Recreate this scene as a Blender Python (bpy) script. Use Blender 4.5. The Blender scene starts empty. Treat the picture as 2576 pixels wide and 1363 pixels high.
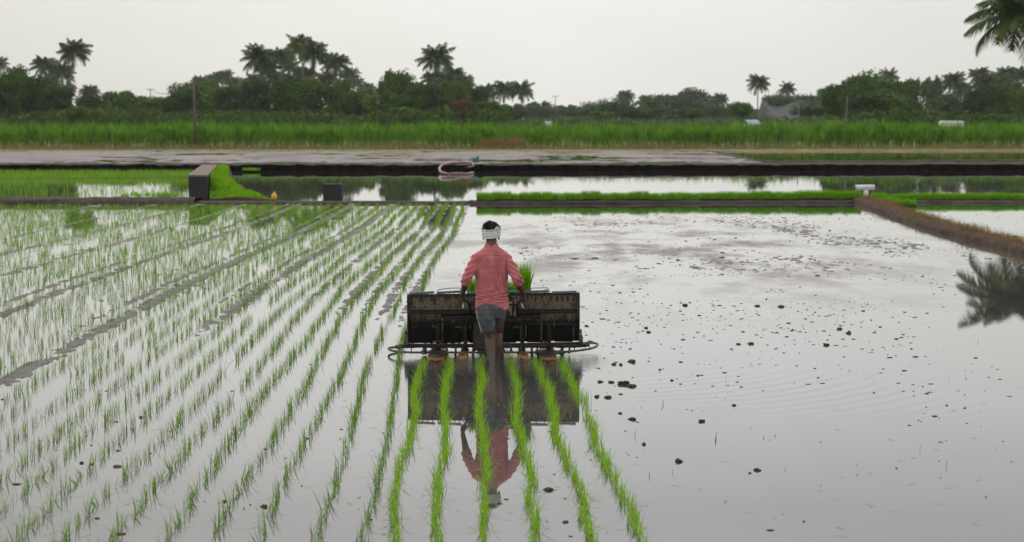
import bpy, bmesh, math, random
import numpy as np
from mathutils import Vector, Matrix, Euler
random.seed(7); RNG = np.random.default_rng(7)
R = math.radians
S = bpy.context.scene
COL = S.collection

# ------------------------------------------------------------------ camera maths (photo measured at 2576 x 1363)
CAMH = 2.59; FPX = 3578.0; PITCH = math.atan(369.5/FPX)
def ray(x, y):
    f = (math.cos(PITCH)*FPX + math.sin(PITCH)*(681.5-y), -math.sin(PITCH)*FPX + math.cos(PITCH)*(681.5-y))
    return Vector((x-1288.0, f[0], f[1]))
def g(x, y, z=0.0):                       # point of the ground at height z seen at x, y
    r = ray(x, y); t = (z-CAMH)/r.z
    return Vector((r.x*t, r.y*t, z))
def P(cx, cy, D):                         # close-up measurements of the man and machine, at distance D
    r = ray(943.4+cx/3.187, 528.3+cy/3.187); t = D/r.y
    return Vector((r.x*t, D, CAMH+r.z*t))
def at(x, y, D):
    r = ray(x, y); t = D/r.y
    return Vector((r.x*t, D, CAMH+r.z*t))

# ------------------------------------------------------------------ helpers
def tag(o, label=None, cat=None, group=None, kind=None):
    if label: o['label'] = label
    if cat: o['category'] = cat
    if group: o['group'] = group
    if kind: o['kind'] = kind
    return o
def empty(name, loc=(0,0,0), rz=0):
    o = bpy.data.objects.new(name, None); COL.objects.link(o); o.location = loc; o.rotation_euler = (0,0,rz)
    o.empty_display_size = .1
    return o
def link(name, me, mats, parent=None, smooth=False):
    if not isinstance(mats, (list, tuple)): mats = [mats]
    for m in mats:
        if m.name not in me.materials: me.materials.append(m)
    if smooth:
        me.polygons.foreach_set('use_smooth', [True]*len(me.polygons))
    o = bpy.data.objects.new(name, me); COL.objects.link(o)
    if parent is not None: o.parent = parent
    return o
def copy_tree(o, parent=None):
    c = o.copy(); COL.objects.link(c)
    if parent is not None: c.parent = parent
    for ch in list(o.children): copy_tree(ch, c)
    return c
def np_mesh(name, V, F):
    """V (n,3), F (m,4) or (m,3) int"""
    me = bpy.data.meshes.new(name); k = F.shape[1]
    me.vertices.add(len(V)); me.vertices.foreach_set('co', np.asarray(V, np.float32).ravel())
    me.loops.add(F.size); me.loops.foreach_set('vertex_index', F.astype(np.int32).ravel())
    me.polygons.add(len(F)); me.polygons.foreach_set('loop_start', np.arange(0, F.size, k, dtype=np.int32))
    me.polygons.foreach_set('loop_total', np.full(len(F), k, np.int32))
    me.update(calc_edges=True); me.validate(); return me

class MB:
    def __init__(s): s.v = []; s.f = []
    def add(s, vs, fs):
        b = len(s.v); s.v += [tuple(v) for v in vs]; s.f += [tuple(i+b for i in f) for f in fs]; return s
    def box(s, a, b):
        x0,y0,z0 = a; x1,y1,z1 = b
        return s.add([(x0,y0,z0),(x1,y0,z0),(x1,y1,z0),(x0,y1,z0),(x0,y0,z1),(x1,y0,z1),(x1,y1,z1),(x0,y1,z1)],
              [(0,3,2,1),(4,5,6,7),(0,1,5,4),(1,2,6,5),(2,3,7,6),(3,0,4,7)])
    def beam(s, a, b, w, h, up=(0,0,1)):
        a = Vector(a); b = Vector(b); d = (b-a).normalized(); up = Vector(up)
        if abs(d.dot(up)) > .98: up = Vector((0,1,0))
        sx = d.cross(up).normalized(); sz = sx.cross(d).normalized(); vs = []
        for p in (a, b):
            for (i, j) in ((-1,-1),(1,-1),(1,1),(-1,1)): vs.append(p+sx*i*w/2+sz*j*h/2)
        return s.add(vs, [(3,2,1,0),(4,5,6,7),(0,1,5,4),(1,2,6,5),(2,3,7,6),(3,0,4,7)])
    def tube(s, pts, r, n=8, rb=None):
        pts = [Vector(p) for p in pts]
        if not isinstance(r, (list, tuple)): r = [r]*len(pts)
        rings = []
        t0 = (pts[1]-pts[0]).normalized()
        nx = t0.orthogonal().normalized()
        for i, p in enumerate(pts):
            t = (pts[min(i+1,len(pts)-1)]-pts[max(i-1,0)]).normalized()
            nx = (nx - t*nx.dot(t)).normalized(); ny = t.cross(nx)
            rings.append([p+(nx*math.cos(2*math.pi*k/n)+ny*math.sin(2*math.pi*k/n))*r[i] for k in range(n)])
        return s.loft(rings)
    def loft(s, rings, cap=True):
        n = len(rings[0]); vs = [v for q in rings for v in q]; fs = []
        for i in range(len(rings)-1):
            for k in range(n):
                k2 = (k+1) % n
                fs.append((i*n+k, i*n+k2, (i+1)*n+k2, (i+1)*n+k))
        if cap:
            vs.append(sum((Vector(v) for v in rings[0]), Vector())/n); vs.append(sum((Vector(v) for v in rings[-1]), Vector())/n)
            c0 = len(vs)-2; c1 = len(vs)-1; L = (len(rings)-1)*n
            for k in range(n):
                k2 = (k+1) % n
                fs.append((c0, k2, k)); fs.append((c1, L+k, L+k2))
        return s.add(vs, fs)
    def ball(s, c, r, n=12, m=8, rot=None):
        c = Vector(c); r = Vector(r) if hasattr(r, '__len__') else Vector((r,r,r)); rings = []
        for i in range(1, m):
            a = math.pi*i/m - math.pi/2; q = []
            for k in range(n):
                b = 2*math.pi*k/n
                v = Vector((r.x*math.cos(a)*math.cos(b), r.y*math.cos(a)*math.sin(b), r.z*math.sin(a)))
                if rot: v = rot @ v
                q.append(c+v)
            rings.append(q)
        lo = Vector((0,0,-r.z)); hi = Vector((0,0,r.z))
        if rot: lo = rot @ lo; hi = rot @ hi
        b = len(s.v); s.loft(rings, cap=True)
        s.v[-2] = tuple(c+lo); s.v[-1] = tuple(c+hi)
        return s
    def capsule(s, pts, r, n=12):
        pts = [Vector(p) for p in pts]
        if not isinstance(r, (list, tuple)): r = [r]*len(pts)
        s.tube(pts, r, n)
        s.ball(pts[0], r[0]*.995, n, 8); s.ball(pts[-1], r[-1]*.995, n, 8); return s
    def mesh(s, name):
        me = bpy.data.meshes.new(name); me.from_pydata(s.v, [], s.f); me.update(); return me
    def build(s, name, m, parent=None, smooth=False, bevel=0, origin=None):
        if origin is not None:
            o = Vector(origin); s.v = [tuple(Vector(v)-o) for v in s.v]
        ob = link(name, s.mesh(name), m, parent, smooth)
        if bevel:
            b = ob.modifiers.new('bevel', 'BEVEL'); b.width = bevel; b.segments = 2; b.limit_method = 'ANGLE'
        return ob
def remeshed(mb, name, voxel, smooth_it=4, factor=.5):
    """union of overlapping closed shapes as ONE continuous surface"""
    me = mb.mesh(name+'_raw'); o = bpy.data.objects.new(name+'_raw', me); COL.objects.link(o)
    r = o.modifiers.new('r', 'REMESH'); r.mode = 'VOXEL'; r.voxel_size = voxel; r.adaptivity = 0
    sm = o.modifiers.new('s', 'SMOOTH'); sm.iterations = smooth_it; sm.factor = factor
    dg = bpy.context.evaluated_depsgraph_get()
    out = bpy.data.meshes.new_from_object(o.evaluated_get(dg)); out.name = name
    bpy.data.objects.remove(o); bpy.data.meshes.remove(me)
    return out

# value noise (numpy)
def _h(ix, iy, seed):
    n = (ix.astype(np.int64)*374761393 + iy.astype(np.int64)*668265263 + seed*974711) & 0x7fffffff
    n = ((n ^ (n >> 13))*1274126177) & 0x7fffffff
    return ((n ^ (n >> 16)) & 0xffff)/65535.0
def vn(x, y, seed=0):
    ix = np.floor(x); iy = np.floor(y); fx = x-ix; fy = y-iy
    fx = fx*fx*(3-2*fx); fy = fy*fy*(3-2*fy)
    a = _h(ix,iy,seed); b = _h(ix+1,iy,seed); c = _h(ix,iy+1,seed); d = _h(ix+1,iy+1,seed)
    return (a*(1-fx)+b*fx)*(1-fy)+(c*(1-fx)+d*fx)*fy
def fbm(x, y, o=4, seed=0):
    x = np.asarray(x, float); y = np.asarray(y, float)
    s = 0; a = .5; t = 0
    for i in range(o):
        s = s+a*vn(x, y, seed+i*17); t += a; a *= .5; x = x*2.03+11.3; y = y*2.03+5.7
    return s/t
def sm(a, b, x):
    t = np.clip((x-a)/(b-a), 0, 1); return t*t*(3-2*t)

# ------------------------------------------------------------------ materials
def newmat(name):
    m = bpy.data.materials.new(name); m.use_nodes = True; nt = m.node_tree; nt.nodes.clear()
    out = nt.nodes.new('ShaderNodeOutputMaterial'); return m, nt, out
def N(nt, t, **kw):
    n = nt.nodes.new(t)
    for k, v in kw.items():
        if k in n.inputs: n.inputs[k].default_value = v
        else: setattr(n, k, v)
    return n
def noise(nt, scale, detail=4, rough=.55, coord='Object', stretch=None):
    tc = N(nt, 'ShaderNodeTexCoord'); vec = tc.outputs[coord]
    if stretch:
        mp = N(nt, 'ShaderNodeMapping'); mp.inputs['Scale'].default_value = stretch
        nt.links.new(vec, mp.inputs[0]); vec = mp.outputs[0]
    n = N(nt, 'ShaderNodeTexNoise'); n.inputs['Scale'].default_value = scale; n.inputs['Detail'].default_value = detail
    n.inputs['Roughness'].default_value = rough
    nt.links.new(vec, n.inputs['Vector']); return n
def ramp(nt, src, stops):
    r = N(nt, 'ShaderNodeValToRGB'); e = r.color_ramp.elements
    while len(e) < len(stops): e.new(.5)
    for q, (p, c) in zip(e, stops):
        q.position = p; q.color = (c[0], c[1], c[2], 1) if hasattr(c, '__len__') else (c, c, c, 1)
    nt.links.new(src, r.inputs[0]); return r
def mat(name, stops, rough=.6, scale=8, bump=0, bscale=None, spec=.5, metallic=0, coord='Object', stretch=None, detail=5, bdist=.01):
    m, nt, out = newmat(name); b = N(nt, 'ShaderNodeBsdfPrincipled')
    b.inputs['Roughness'].default_value = rough; b.inputs['Metallic'].default_value = metallic
    b.inputs['Specular IOR Level'].default_value = spec
    if len(stops) == 1: b.inputs['Base Color'].default_value = (*stops[0], 1)
    else:
        n = noise(nt, scale, detail, .6, coord, stretch)
        k = len(stops)
        r = ramp(nt, n.outputs[0], [(.3+.4*i/(k-1), c) for i, c in enumerate(stops)])
        nt.links.new(r.outputs[0], b.inputs['Base Color'])
    if bump:
        n2 = noise(nt, bscale or scale*3, 4, .6, coord, stretch)
        bp = N(nt, 'ShaderNodeBump'); bp.inputs['Strength'].default_value = bump; bp.inputs['Distance'].default_value = bdist
        nt.links.new(n2.outputs[0], bp.inputs['Height']); nt.links.new(bp.outputs[0], b.inputs['Normal'])
    nt.links.new(b.outputs[0], out.inputs[0]); return m
def leafmat(name, c1, c2, scale=3, trans=.35, rough=.6, spec=.10, coord='Object', tcol=None):
    m, nt, out = newmat(name); b = N(nt, 'ShaderNodeBsdfPrincipled')
    b.inputs['Roughness'].default_value = rough; b.inputs['Specular IOR Level'].default_value = spec
    n = noise(nt, scale, 3, .6, coord); r = ramp(nt, n.outputs[0], [(.33, c1), (.67, c2)])
    t = N(nt, 'ShaderNodeBsdfTranslucent'); mx = N(nt, 'ShaderNodeMixShader'); mx.inputs[0].default_value = trans
    nt.links.new(r.outputs[0], b.inputs['Base Color'])
    hs = N(nt, 'ShaderNodeHueSaturation'); hs.inputs['Hue'].default_value = .48; hs.inputs['Value'].default_value = 1.35
    nt.links.new(r.outputs[0], hs.inputs['Color']); nt.links.new(hs.outputs[0], t.inputs[0])
    nt.links.new(b.outputs[0], mx.inputs[1]); nt.links.new(t.outputs[0], mx.inputs[2]); nt.links.new(mx.outputs[0], out.inputs[0])
    return m

M = {}
M['rice_new'] = leafmat('rice_new', (.12,.30,.012), (.26,.48,.03), 30, .45)
M['rice'] = leafmat('rice', (.06,.16,.010), (.17,.34,.025), 7, .4)
M['rice_far'] = leafmat('rice_far', (.085,.22,.012), (.18,.36,.03), 1.2, .4)
M['rice_mat'] = leafmat('rice_mat', (.10,.30,.006), (.20,.46,.015), 6, .4)
M['nursery'] = leafmat('nursery', (.08,.25,.005), (.22,.48,.015), 3, .45)
M['cane'] = leafmat('cane', (.02,.10,.004), (.17,.37,.02), .9, .35, coord='Object')
M['palm'] = leafmat('palm', (.022,.048,.010), (.08,.125,.022), .5, .2)
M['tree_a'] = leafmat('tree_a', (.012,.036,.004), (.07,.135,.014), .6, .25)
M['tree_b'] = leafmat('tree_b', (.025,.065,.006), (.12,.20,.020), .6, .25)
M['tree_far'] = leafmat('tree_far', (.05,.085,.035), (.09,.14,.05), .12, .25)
M['tree_red'] = leafmat('tree_red', (.11,.06,.03), (.16,.08,.045), .4, .25)
M['drygrass'] = leafmat('drygrass', (.15,.09,.04), (.27,.18,.07), 3, .3)
M['greengrass'] = leafmat('greengrass', (.09,.14,.025), (.24,.23,.06), .8, .3)
M['trunk'] = mat('trunk', [(.09,.075,.06),(.17,.15,.12)], .85, 2, .4, 12)
M['mud'] = mat('mud', [(.030,.022,.018),(.075,.060,.052),(.14,.115,.10)], .45, 22, 1, 34, .6, coord='Object', bdist=.025)
M['mud_far'] = mat('mud_far', [(.055,.043,.036),(.22,.175,.155)], .6, 1.0, 1.0, 3.0, .6, stretch=(.35,.4,1), bdist=.05)
M['bund'] = mat('bund', [(.016,.012,.009),(.06,.045,.034)], .8, 3, 1, 14, .3, bdist=.03)
M['bund_brown'] = mat('bund_brown', [(.03,.022,.016),(.10,.065,.04)], .9, 4, 1, 14, .2, bdist=.03)
M['clod'] = mat('clod', [(.03,.021,.014),(.085,.06,.038),(.17,.125,.07)], .6, 12, 1, 60, .4)
M['root'] = mat('root', [(.03,.02,.014),(.07,.045,.03)], .9, 25, .8, 60, .2)
M['ground'] = mat('ground', [(.05,.07,.025),(.10,.10,.05)], .95, .05)
M['land'] = mat('land', [(.08,.10,.03),(.17,.14,.07),(.20,.16,.09)], .95, .6, .5, 3)
M['concrete'] = mat('concrete', [(.016,.016,.017),(.032,.032,.034)], .9, 2.5, .3, 20)
M['concrete_top'] = mat('concrete_top', [(.12,.09,.07),(.20,.155,.12)], .9, 2.5, .3, 20)
M['pvc'] = mat('pvc', [(.50,.50,.52),(.62,.62,.64)], .35, 4)
M['hose'] = mat('hose', [(.22,.12,.14),(.34,.21,.23)], .55, 3)
M['black'] = mat('black', [(.010,.010,.011)], .5)
M['rubber'] = mat('rubber', [(.008,.008,.009),(.016,.015,.015)], .75, 12, .3, 60, .25)
M['greymetal'] = mat('greymetal', [(.25,.25,.26),(.45,.45,.46)], .4, 20, 0, None, .5, .3)
M['white_paint'] = mat('white_paint', [(.55,.55,.54),(.72,.72,.70)], .4, 2)
M['blue_roof'] = mat('blue_roof', [(.16,.26,.36),(.26,.36,.44)], .5, 1)
M['wall'] = mat('wall', [(.35,.32,.28),(.45,.42,.38)], .8, 1)
M['yellow'] = mat('yellow', [(.65,.38,.02),(.75,.5,.04)], .6, 5)
M['teal'] = mat('teal', [(.02,.09,.13),(.04,.13,.17)], .6, 5)
M['glass'] = mat('glass', [(.02,.025,.03)], .1)
M['grey_hill'] = mat('grey_hill', [(.045,.047,.042),(.10,.10,.10)], .95, .25, .5, 1)
M['wire'] = mat('wire', [(.06,.06,.06)], .6)
M['pole'] = mat('pole', [(.06,.045,.035),(.13,.10,.08)], .85, 1.5)
M['straw'] = mat('straw', [(.12,.13,.03),(.28,.26,.10)], .6, 5)
M['hair'] = mat('hair', [(.006,.005,.005),(.014,.012,.011)], .45, 40)
M['engine'] = mat('engine', [(.05,.05,.05),(.10,.06,.04)], .6, 20, .4)

def layered(name, base, layers, rough=.7, bump=.6, bscale=60, spec=.4, bdist=.004):
    """base stops + list of (scale, threshold lo, hi, colour, stretch): dirt, rust and wear of their own"""
    m, nt, out = newmat(name); b = N(nt, 'ShaderNodeBsdfPrincipled')
    b.inputs['Roughness'].default_value = rough; b.inputs['Specular IOR Level'].default_value = spec
    n = noise(nt, base[0], 5, .65); col = ramp(nt, n.outputs[0], [(.3, base[1]), (.7, base[2])]).outputs[0]
    for (sc, lo, hi, c, st) in layers:
        q = noise(nt, sc, 5, .7, 'Object', st); r = ramp(nt, q.outputs[0], [(lo, 0), (hi, 1)])
        mx = N(nt, 'ShaderNodeMix', data_type='RGBA'); mx.inputs['B'].default_value = (*c, 1)
        nt.links.new(r.outputs[0], mx.inputs['Factor']); nt.links.new(col, mx.inputs['A']); col = mx.outputs['Result']
    nt.links.new(col, b.inputs['Base Color'])
    n2 = noise(nt, bscale, 4, .7); bp = N(nt, 'ShaderNodeBump'); bp.inputs['Strength'].default_value = bump; bp.inputs['Distance'].default_value = bdist
    nt.links.new(n2.outputs[0], bp.inputs['Height']); nt.links.new(bp.outputs[0], b.inputs['Normal'])
    nt.links.new(b.outputs[0], out.inputs[0]); return m
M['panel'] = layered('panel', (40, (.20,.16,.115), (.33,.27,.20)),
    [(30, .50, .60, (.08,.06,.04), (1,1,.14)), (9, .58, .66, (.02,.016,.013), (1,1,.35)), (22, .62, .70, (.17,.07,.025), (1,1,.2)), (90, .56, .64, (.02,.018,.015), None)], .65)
def darken_low(m, z1, z0, col):  # blends the base colour towards col at the bottom, with a ragged noise edge
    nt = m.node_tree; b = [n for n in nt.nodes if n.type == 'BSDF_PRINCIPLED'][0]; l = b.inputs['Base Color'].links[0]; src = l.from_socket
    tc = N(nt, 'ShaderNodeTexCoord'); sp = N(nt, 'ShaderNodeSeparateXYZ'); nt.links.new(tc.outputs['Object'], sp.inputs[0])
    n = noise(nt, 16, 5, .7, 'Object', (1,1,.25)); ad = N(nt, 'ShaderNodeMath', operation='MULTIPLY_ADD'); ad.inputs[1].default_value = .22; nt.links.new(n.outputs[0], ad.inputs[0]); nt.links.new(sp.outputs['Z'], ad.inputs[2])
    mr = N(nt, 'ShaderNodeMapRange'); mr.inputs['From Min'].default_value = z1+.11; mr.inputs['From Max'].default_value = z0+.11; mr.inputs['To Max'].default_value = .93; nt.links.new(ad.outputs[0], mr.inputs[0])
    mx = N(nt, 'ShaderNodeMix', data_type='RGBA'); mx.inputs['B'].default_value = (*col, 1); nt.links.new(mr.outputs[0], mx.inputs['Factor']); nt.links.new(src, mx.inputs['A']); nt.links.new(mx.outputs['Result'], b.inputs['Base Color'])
darken_low(M['panel'], .47, .37, (.014,.012,.011))
M['frame'] = layered('frame', (20, (.014,.013,.012), (.035,.031,.028)), [(30, .60, .70, (.10,.09,.075), None), (14, .62, .70, (.12,.045,.015), None)], .55)
M['mudcake'] = layered('mudcake', (30, (.012,.010,.009), (.04,.033,.028)), [(50, .6, .7, (.11,.10,.085), None)], .5, 1.0, 50, .5, .012)
M['rust'] = layered('rust', (30, (.15,.045,.014), (.27,.095,.03)), [(18, .5, .6, (.05,.025,.015), None), (60, .6, .7, (.4,.2,.08), None)], .6)
M['yellowplate'] = layered('yellowplate', (25, (.22,.13,.045), (.34,.20,.08)), [(20, .5, .62, (.07,.04,.02), None)], .5)
M['rail'] = layered('rail', (20, (.07,.08,.08), (.14,.15,.15)), [(9, .5, .58, (.03,.15,.14), (1,1,1)), (30, .58, .66, (.05,.035,.03), None)], .5)
M['guard'] = layered('guard', (25, (.08,.07,.045), (.16,.145,.10)), [(18, .52, .6, (.015,.014,.012), None)], .7, 1, 60, .3, .006)
M['slot'] = layered('slot', (25, (.22,.19,.14), (.36,.31,.24)), [(20, .55, .62, (.05,.04,.03), (1,1,.3))], .6)

# water: muddy, nearly still, small wind ripples stretched across the view, a fan of ripples right of the machine
def water_mat():
    m, nt, out = newmat('water'); b = N(nt, 'ShaderNodeBsdfPrincipled')
    n = noise(nt, .35, 4, .6, 'Object'); r = ramp(nt, n.outputs[0], [(.3, (.058,.053,.050)), (.7, (.082,.076,.073))])
    nt.links.new(r.outputs[0], b.inputs['Base Color'])
    b.inputs['IOR'].default_value = 2.5
    b.inputs['Roughness'].default_value = .012
    tc = N(nt, 'ShaderNodeTexCoord')
    mp = N(nt, 'ShaderNodeMapping'); mp.inputs['Scale'].default_value = (1.2, 3.2, 1); nt.links.new(tc.outputs['Object'], mp.inputs[0])
    n1 = N(nt, 'ShaderNodeTexNoise'); n1.inputs['Scale'].default_value = 4.5; n1.inputs['Detail'].default_value = 5; n1.inputs['Roughness'].default_value = .55
    nt.links.new(mp.outputs[0], n1.inputs['Vector'])
    # fine ripple just behind the machine
    def blob(cx, cy, sx, sy):
        v = N(nt, 'ShaderNodeVectorMath', operation='SUBTRACT'); v.inputs[1].default_value = (cx, cy, 0); nt.links.new(tc.outputs['Object'], v.inputs[0])
        v2 = N(nt, 'ShaderNodeVectorMath', operation='MULTIPLY'); v2.inputs[1].default_value = (1/sx, 1/sy, 0); nt.links.new(v.outputs[0], v2.inputs[0])
        l = N(nt, 'ShaderNodeVectorMath', operation='LENGTH'); nt.links.new(v2.outputs[0], l.inputs[0])
        mr = N(nt, 'ShaderNodeMapRange', interpolation_type='SMOOTHSTEP'); mr.inputs['From Min'].default_value = 0; mr.inputs['From Max'].default_value = 1
        mr.inputs['To Min'].default_value = 1; mr.inputs['To Max'].default_value = 0
        nt.links.new(l.outputs['Value'], mr.inputs[0]); return mr.outputs[0]
    n2 = N(nt, 'ShaderNodeTexNoise'); n2.inputs['Scale'].default_value = 11; n2.inputs['Detail'].default_value = 4
    nt.links.new(mp.outputs[0], n2.inputs['Vector'])
    wv = N(nt, 'ShaderNodeTexWave', wave_type='RINGS', rings_direction='Z'); wv.inputs['Scale'].default_value = 1.5; wv.inputs['Distortion'].default_value = 2.2; wv.inputs['Detail'].default_value = 2
    mp2 = N(nt, 'ShaderNodeMapping'); mp2.inputs['Location'].default_value = (-.6, -16.6, 0); nt.links.new(tc.outputs['Object'], mp2.inputs[0]); nt.links.new(mp2.outputs[0], wv.inputs['Vector'])
    def mul(a, k):
        q = N(nt, 'ShaderNodeMath', operation='MULTIPLY'); nt.links.new(a, q.inputs[0])
        if isinstance(k, (int, float)): q.inputs[1].default_value = k
        else: nt.links.new(k, q.inputs[1])
        return q.outputs[0]
    def add(a, c):
        q = N(nt, 'ShaderNodeMath', operation='ADD'); nt.links.new(a, q.inputs[0]); nt.links.new(c, q.inputs[1]); return q.outputs[0]
    h = mul(n1.outputs[0], .00009)
    h = add(h, mul(mul(n2.outputs[0], blob(-.1, 14.9, 2.2, 2.4)), .0016))
    h = add(h, mul(mul(wv.outputs[0], blob(3.0, 14.0, 2.6, 1.9)), .0018))
    h = add(h, mul(mul(n2.outputs[0], blob(.0, 15.5, 1.5, 1.1)), .012))
    bp = N(nt, 'ShaderNodeBump'); bp.inputs['Strength'].default_value = 1; bp.inputs['Distance'].default_value = 1
    nt.links.new(h, bp.inputs['Height']); nt.links.new(bp.outputs[0], b.inputs['Normal'])
    # silt lying just under and on the surface: dull brown patches and fine pale scum streaks
    mp3 = N(nt, 'ShaderNodeMapping'); mp3.inputs['Scale'].default_value = (.55, .30, 1); nt.links.new(tc.outputs['Object'], mp3.inputs[0])
    ns = N(nt, 'ShaderNodeTexNoise'); ns.inputs['Scale'].default_value = 1.0; ns.inputs['Detail'].default_value = 9; ns.inputs['Roughness'].default_value = .68; nt.links.new(mp3.outputs[0], ns.inputs['Vector'])
    sr = ramp(nt, ns.outputs[0], [(.46, 0), (.60, 1)])
    f = mul(mul(sr.outputs[0], blob(3.0, 30, 8, 14)), 1.25)
    ns2 = N(nt, 'ShaderNodeTexNoise'); ns2.inputs['Scale'].default_value = 9; ns2.inputs['Detail'].default_value = 8; ns2.inputs['Roughness'].default_value = .7; nt.links.new(tc.outputs['Object'], ns2.inputs['Vector'])
    sr2 = ramp(nt, ns2.outputs[0], [(.62, 0), (.72, 1)])
    f = add(f, mul(sr2.outputs[0], .06))
    dm = N(nt, 'ShaderNodeBsdfPrincipled'); dm.inputs['Base Color'].default_value = (.155,.120,.108,1); dm.inputs['Roughness'].default_value = .5
    # the skin of still water: mirror-like at a shallow view
    lw = N(nt, 'ShaderNodeLayerWeight'); nt.links.new(bp.outputs[0], lw.inputs['Normal']); mr = N(nt, 'ShaderNodeMapRange'); mr.inputs['From Min'].default_value = .74; mr.inputs['From Max'].default_value = .97; mr.inputs['To Max'].default_value = .62
    nt.links.new(lw.outputs['Facing'], mr.inputs[0]); gl_ = N(nt, 'ShaderNodeBsdfGlossy'); gl_.inputs['Roughness'].default_value = .012; gl_.inputs['Color'].default_value = (.97,.97,.97,1); nt.links.new(bp.outputs[0], gl_.inputs['Normal'])
    mg = N(nt, 'ShaderNodeMixShader'); nt.links.new(mr.outputs[0], mg.inputs[0]); nt.links.new(b.outputs[0], mg.inputs[1]); nt.links.new(gl_.outputs[0], mg.inputs[2])
    mxs = N(nt, 'ShaderNodeMixShader'); nt.links.new(f, mxs.inputs[0]); nt.links.new(mg.outputs[0], mxs.inputs[1]); nt.links.new(dm.outputs[0], mxs.inputs[2])
    nt.links.new(mxs.outputs[0], out.inputs[0]); return m
M['water'] = water_mat()

# ------------------------------------------------------------------ world, sun, camera
w = bpy.data.worlds.new('World'); S.world = w; w.use_nodes = True; nt = w.node_tree; nt.nodes.clear()
SUN_EL, SUN_AZ = 62, -35
sky = N(nt, 'ShaderNodeTexSky', sky_type='NISHITA'); sky.sun_disc = False; sky.sun_elevation = R(SUN_EL); sky.sun_rotation = R(SUN_AZ)
sky.air_density = 1.0; sky.dust_density = 6; sky.ozone_density = 1
hs = N(nt, 'ShaderNodeHueSaturation'); hs.inputs['Saturation'].default_value = .10; nt.links.new(sky.outputs[0], hs.inputs['Color'])
# the overcast: an even cloud layer, a little brighter ahead, greyer overhead and to the sides
tc = N(nt, 'ShaderNodeTexCoord'); nv = N(nt, 'ShaderNodeVectorMath', operation='NORMALIZE'); nt.links.new(tc.outputs['Generated'], nv.inputs[0])
sp = N(nt, 'ShaderNodeSeparateXYZ'); nt.links.new(nv.outputs[0], sp.inputs[0])
rz = ramp(nt, sp.outputs['Z'], [(0, (9.9,9.8,9.1)), (.07, (9.85,9.8,9.3)), (.16, (10.2,10.2,10.1)), (.30, (11.6,11.6,11.8)), (1, (13.0,13.1,13.4))])
# clouds: low contrast noise
mpw = N(nt, 'ShaderNodeMapping'); mpw.inputs['Scale'].default_value = (1,1,3.5); nt.links.new(nv.outputs[0], mpw.inputs[0])
cn = N(nt, 'ShaderNodeTexNoise'); cn.inputs['Scale'].default_value = 1.7; cn.inputs['Detail'].default_value = 4; nt.links.new(mpw.outputs[0], cn.inputs['Vector'])
cr = ramp(nt, cn.outputs[0], [(.3, (.90,.90,.91)), (.7, (1.06,1.06,1.05))])
sx = ramp(nt, sp.outputs['X'], [(0, (.93,.925,.89)), (.12, (1,1,.995))]); 
# azimuth term: dims towards the right (x > 0) and a little to the left
ax = N(nt, 'ShaderNodeMapRange'); ax.inputs['From Min'].default_value = -.45; ax.inputs['From Max'].default_value = .45; nt.links.new(sp.outputs['X'], ax.inputs[0])
ar = ramp(nt, ax.outputs[0], [(0, (.86,.85,.80)), (.32, (.985,.98,.96)), (.52, (1.03,1.03,1.03)), (.70, (.98,.98,.98)), (1, (.80,.805,.79))])
m1 = N(nt, 'ShaderNodeMix', data_type='RGBA', blend_type='MULTIPLY'); m1.inputs['Factor'].default_value = 1
nt.links.new(rz.outputs[0], m1.inputs['A']); nt.links.new(cr.outputs[0], m1.inputs['B'])
m2 = N(nt, 'ShaderNodeMix', data_type='RGBA', blend_type='MULTIPLY'); m2.inputs['Factor'].default_value = 1
nt.links.new(m1.outputs['Result'], m2.inputs['A']); nt.links.new(ar.outputs[0], m2.inputs['B'])
m3 = N(nt, 'ShaderNodeMix', data_type='RGBA'); m3.inputs['Factor'].default_value = .85
nt.links.new(hs.outputs[0], m3.inputs['A']); nt.links.new(m2.outputs['Result'], m3.inputs['B'])
bg = N(nt, 'ShaderNodeBackground'); bg.inputs['Strength'].default_value = .1; nt.links.new(m3.outputs['Result'], bg.inputs[0])
wo = N(nt, 'ShaderNodeOutputWorld'); nt.links.new(bg.outputs[0], wo.inputs[0])

sd = bpy.data.lights.new('sun', 'SUN'); sd.energy = .8; sd.angle = R(25); sd.color = (1,.97,.92)
so = bpy.data.objects.new('sun', sd); COL.objects.link(so)
dirv = Vector((math.sin(R(SUN_AZ))*math.cos(R(SUN_EL)), math.cos(R(SUN_AZ))*math.cos(R(SUN_EL)), math.sin(R(SUN_EL))))
so.rotation_euler = dirv.to_track_quat('Z', 'Y').to_euler(); so.location = (0,0,40)

cd = bpy.data.cameras.new('camera'); co = bpy.data.objects.new('camera', cd); COL.objects.link(co); S.camera = co
cd.sensor_width = 36; cd.lens = 36*FPX/2576; cd.clip_end = 6000; cd.clip_start = .1
co.location = (0,0,CAMH); co.rotation_euler = (math.pi/2-PITCH, 0, 0)
cd.dof.use_dof = True; cd.dof.focus_distance = 15.3; cd.dof.aperture_fstop = 2.4
S.view_settings.view_transform = 'Standard'; S.view_settings.look = 'None'; S.view_settings.gamma = 1; S.view_settings.exposure = 0
S.render.engine = 'CYCLES'

# ------------------------------------------------------------------ the setting
def sheet(name, pts, m, kind='structure'):
    me = bpy.data.meshes.new(name); me.from_pydata([tuple(p) for p in pts], [], [tuple(range(len(pts)))]); me.update()
    o = link(name, me, m); tag(o, kind=kind); return o
sheet('ground', [(-1000,-60,-.35),(1000,-60,-.35),(1000,1100,-.35),(-1000,1100,-.35)], M['ground'])
TZ = .30                                              # level of the upper terrace
sheet('water', [(-70,-30,0),(70,-30,0),(70,84,0),(-70,84,0)], M['water'])

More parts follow.
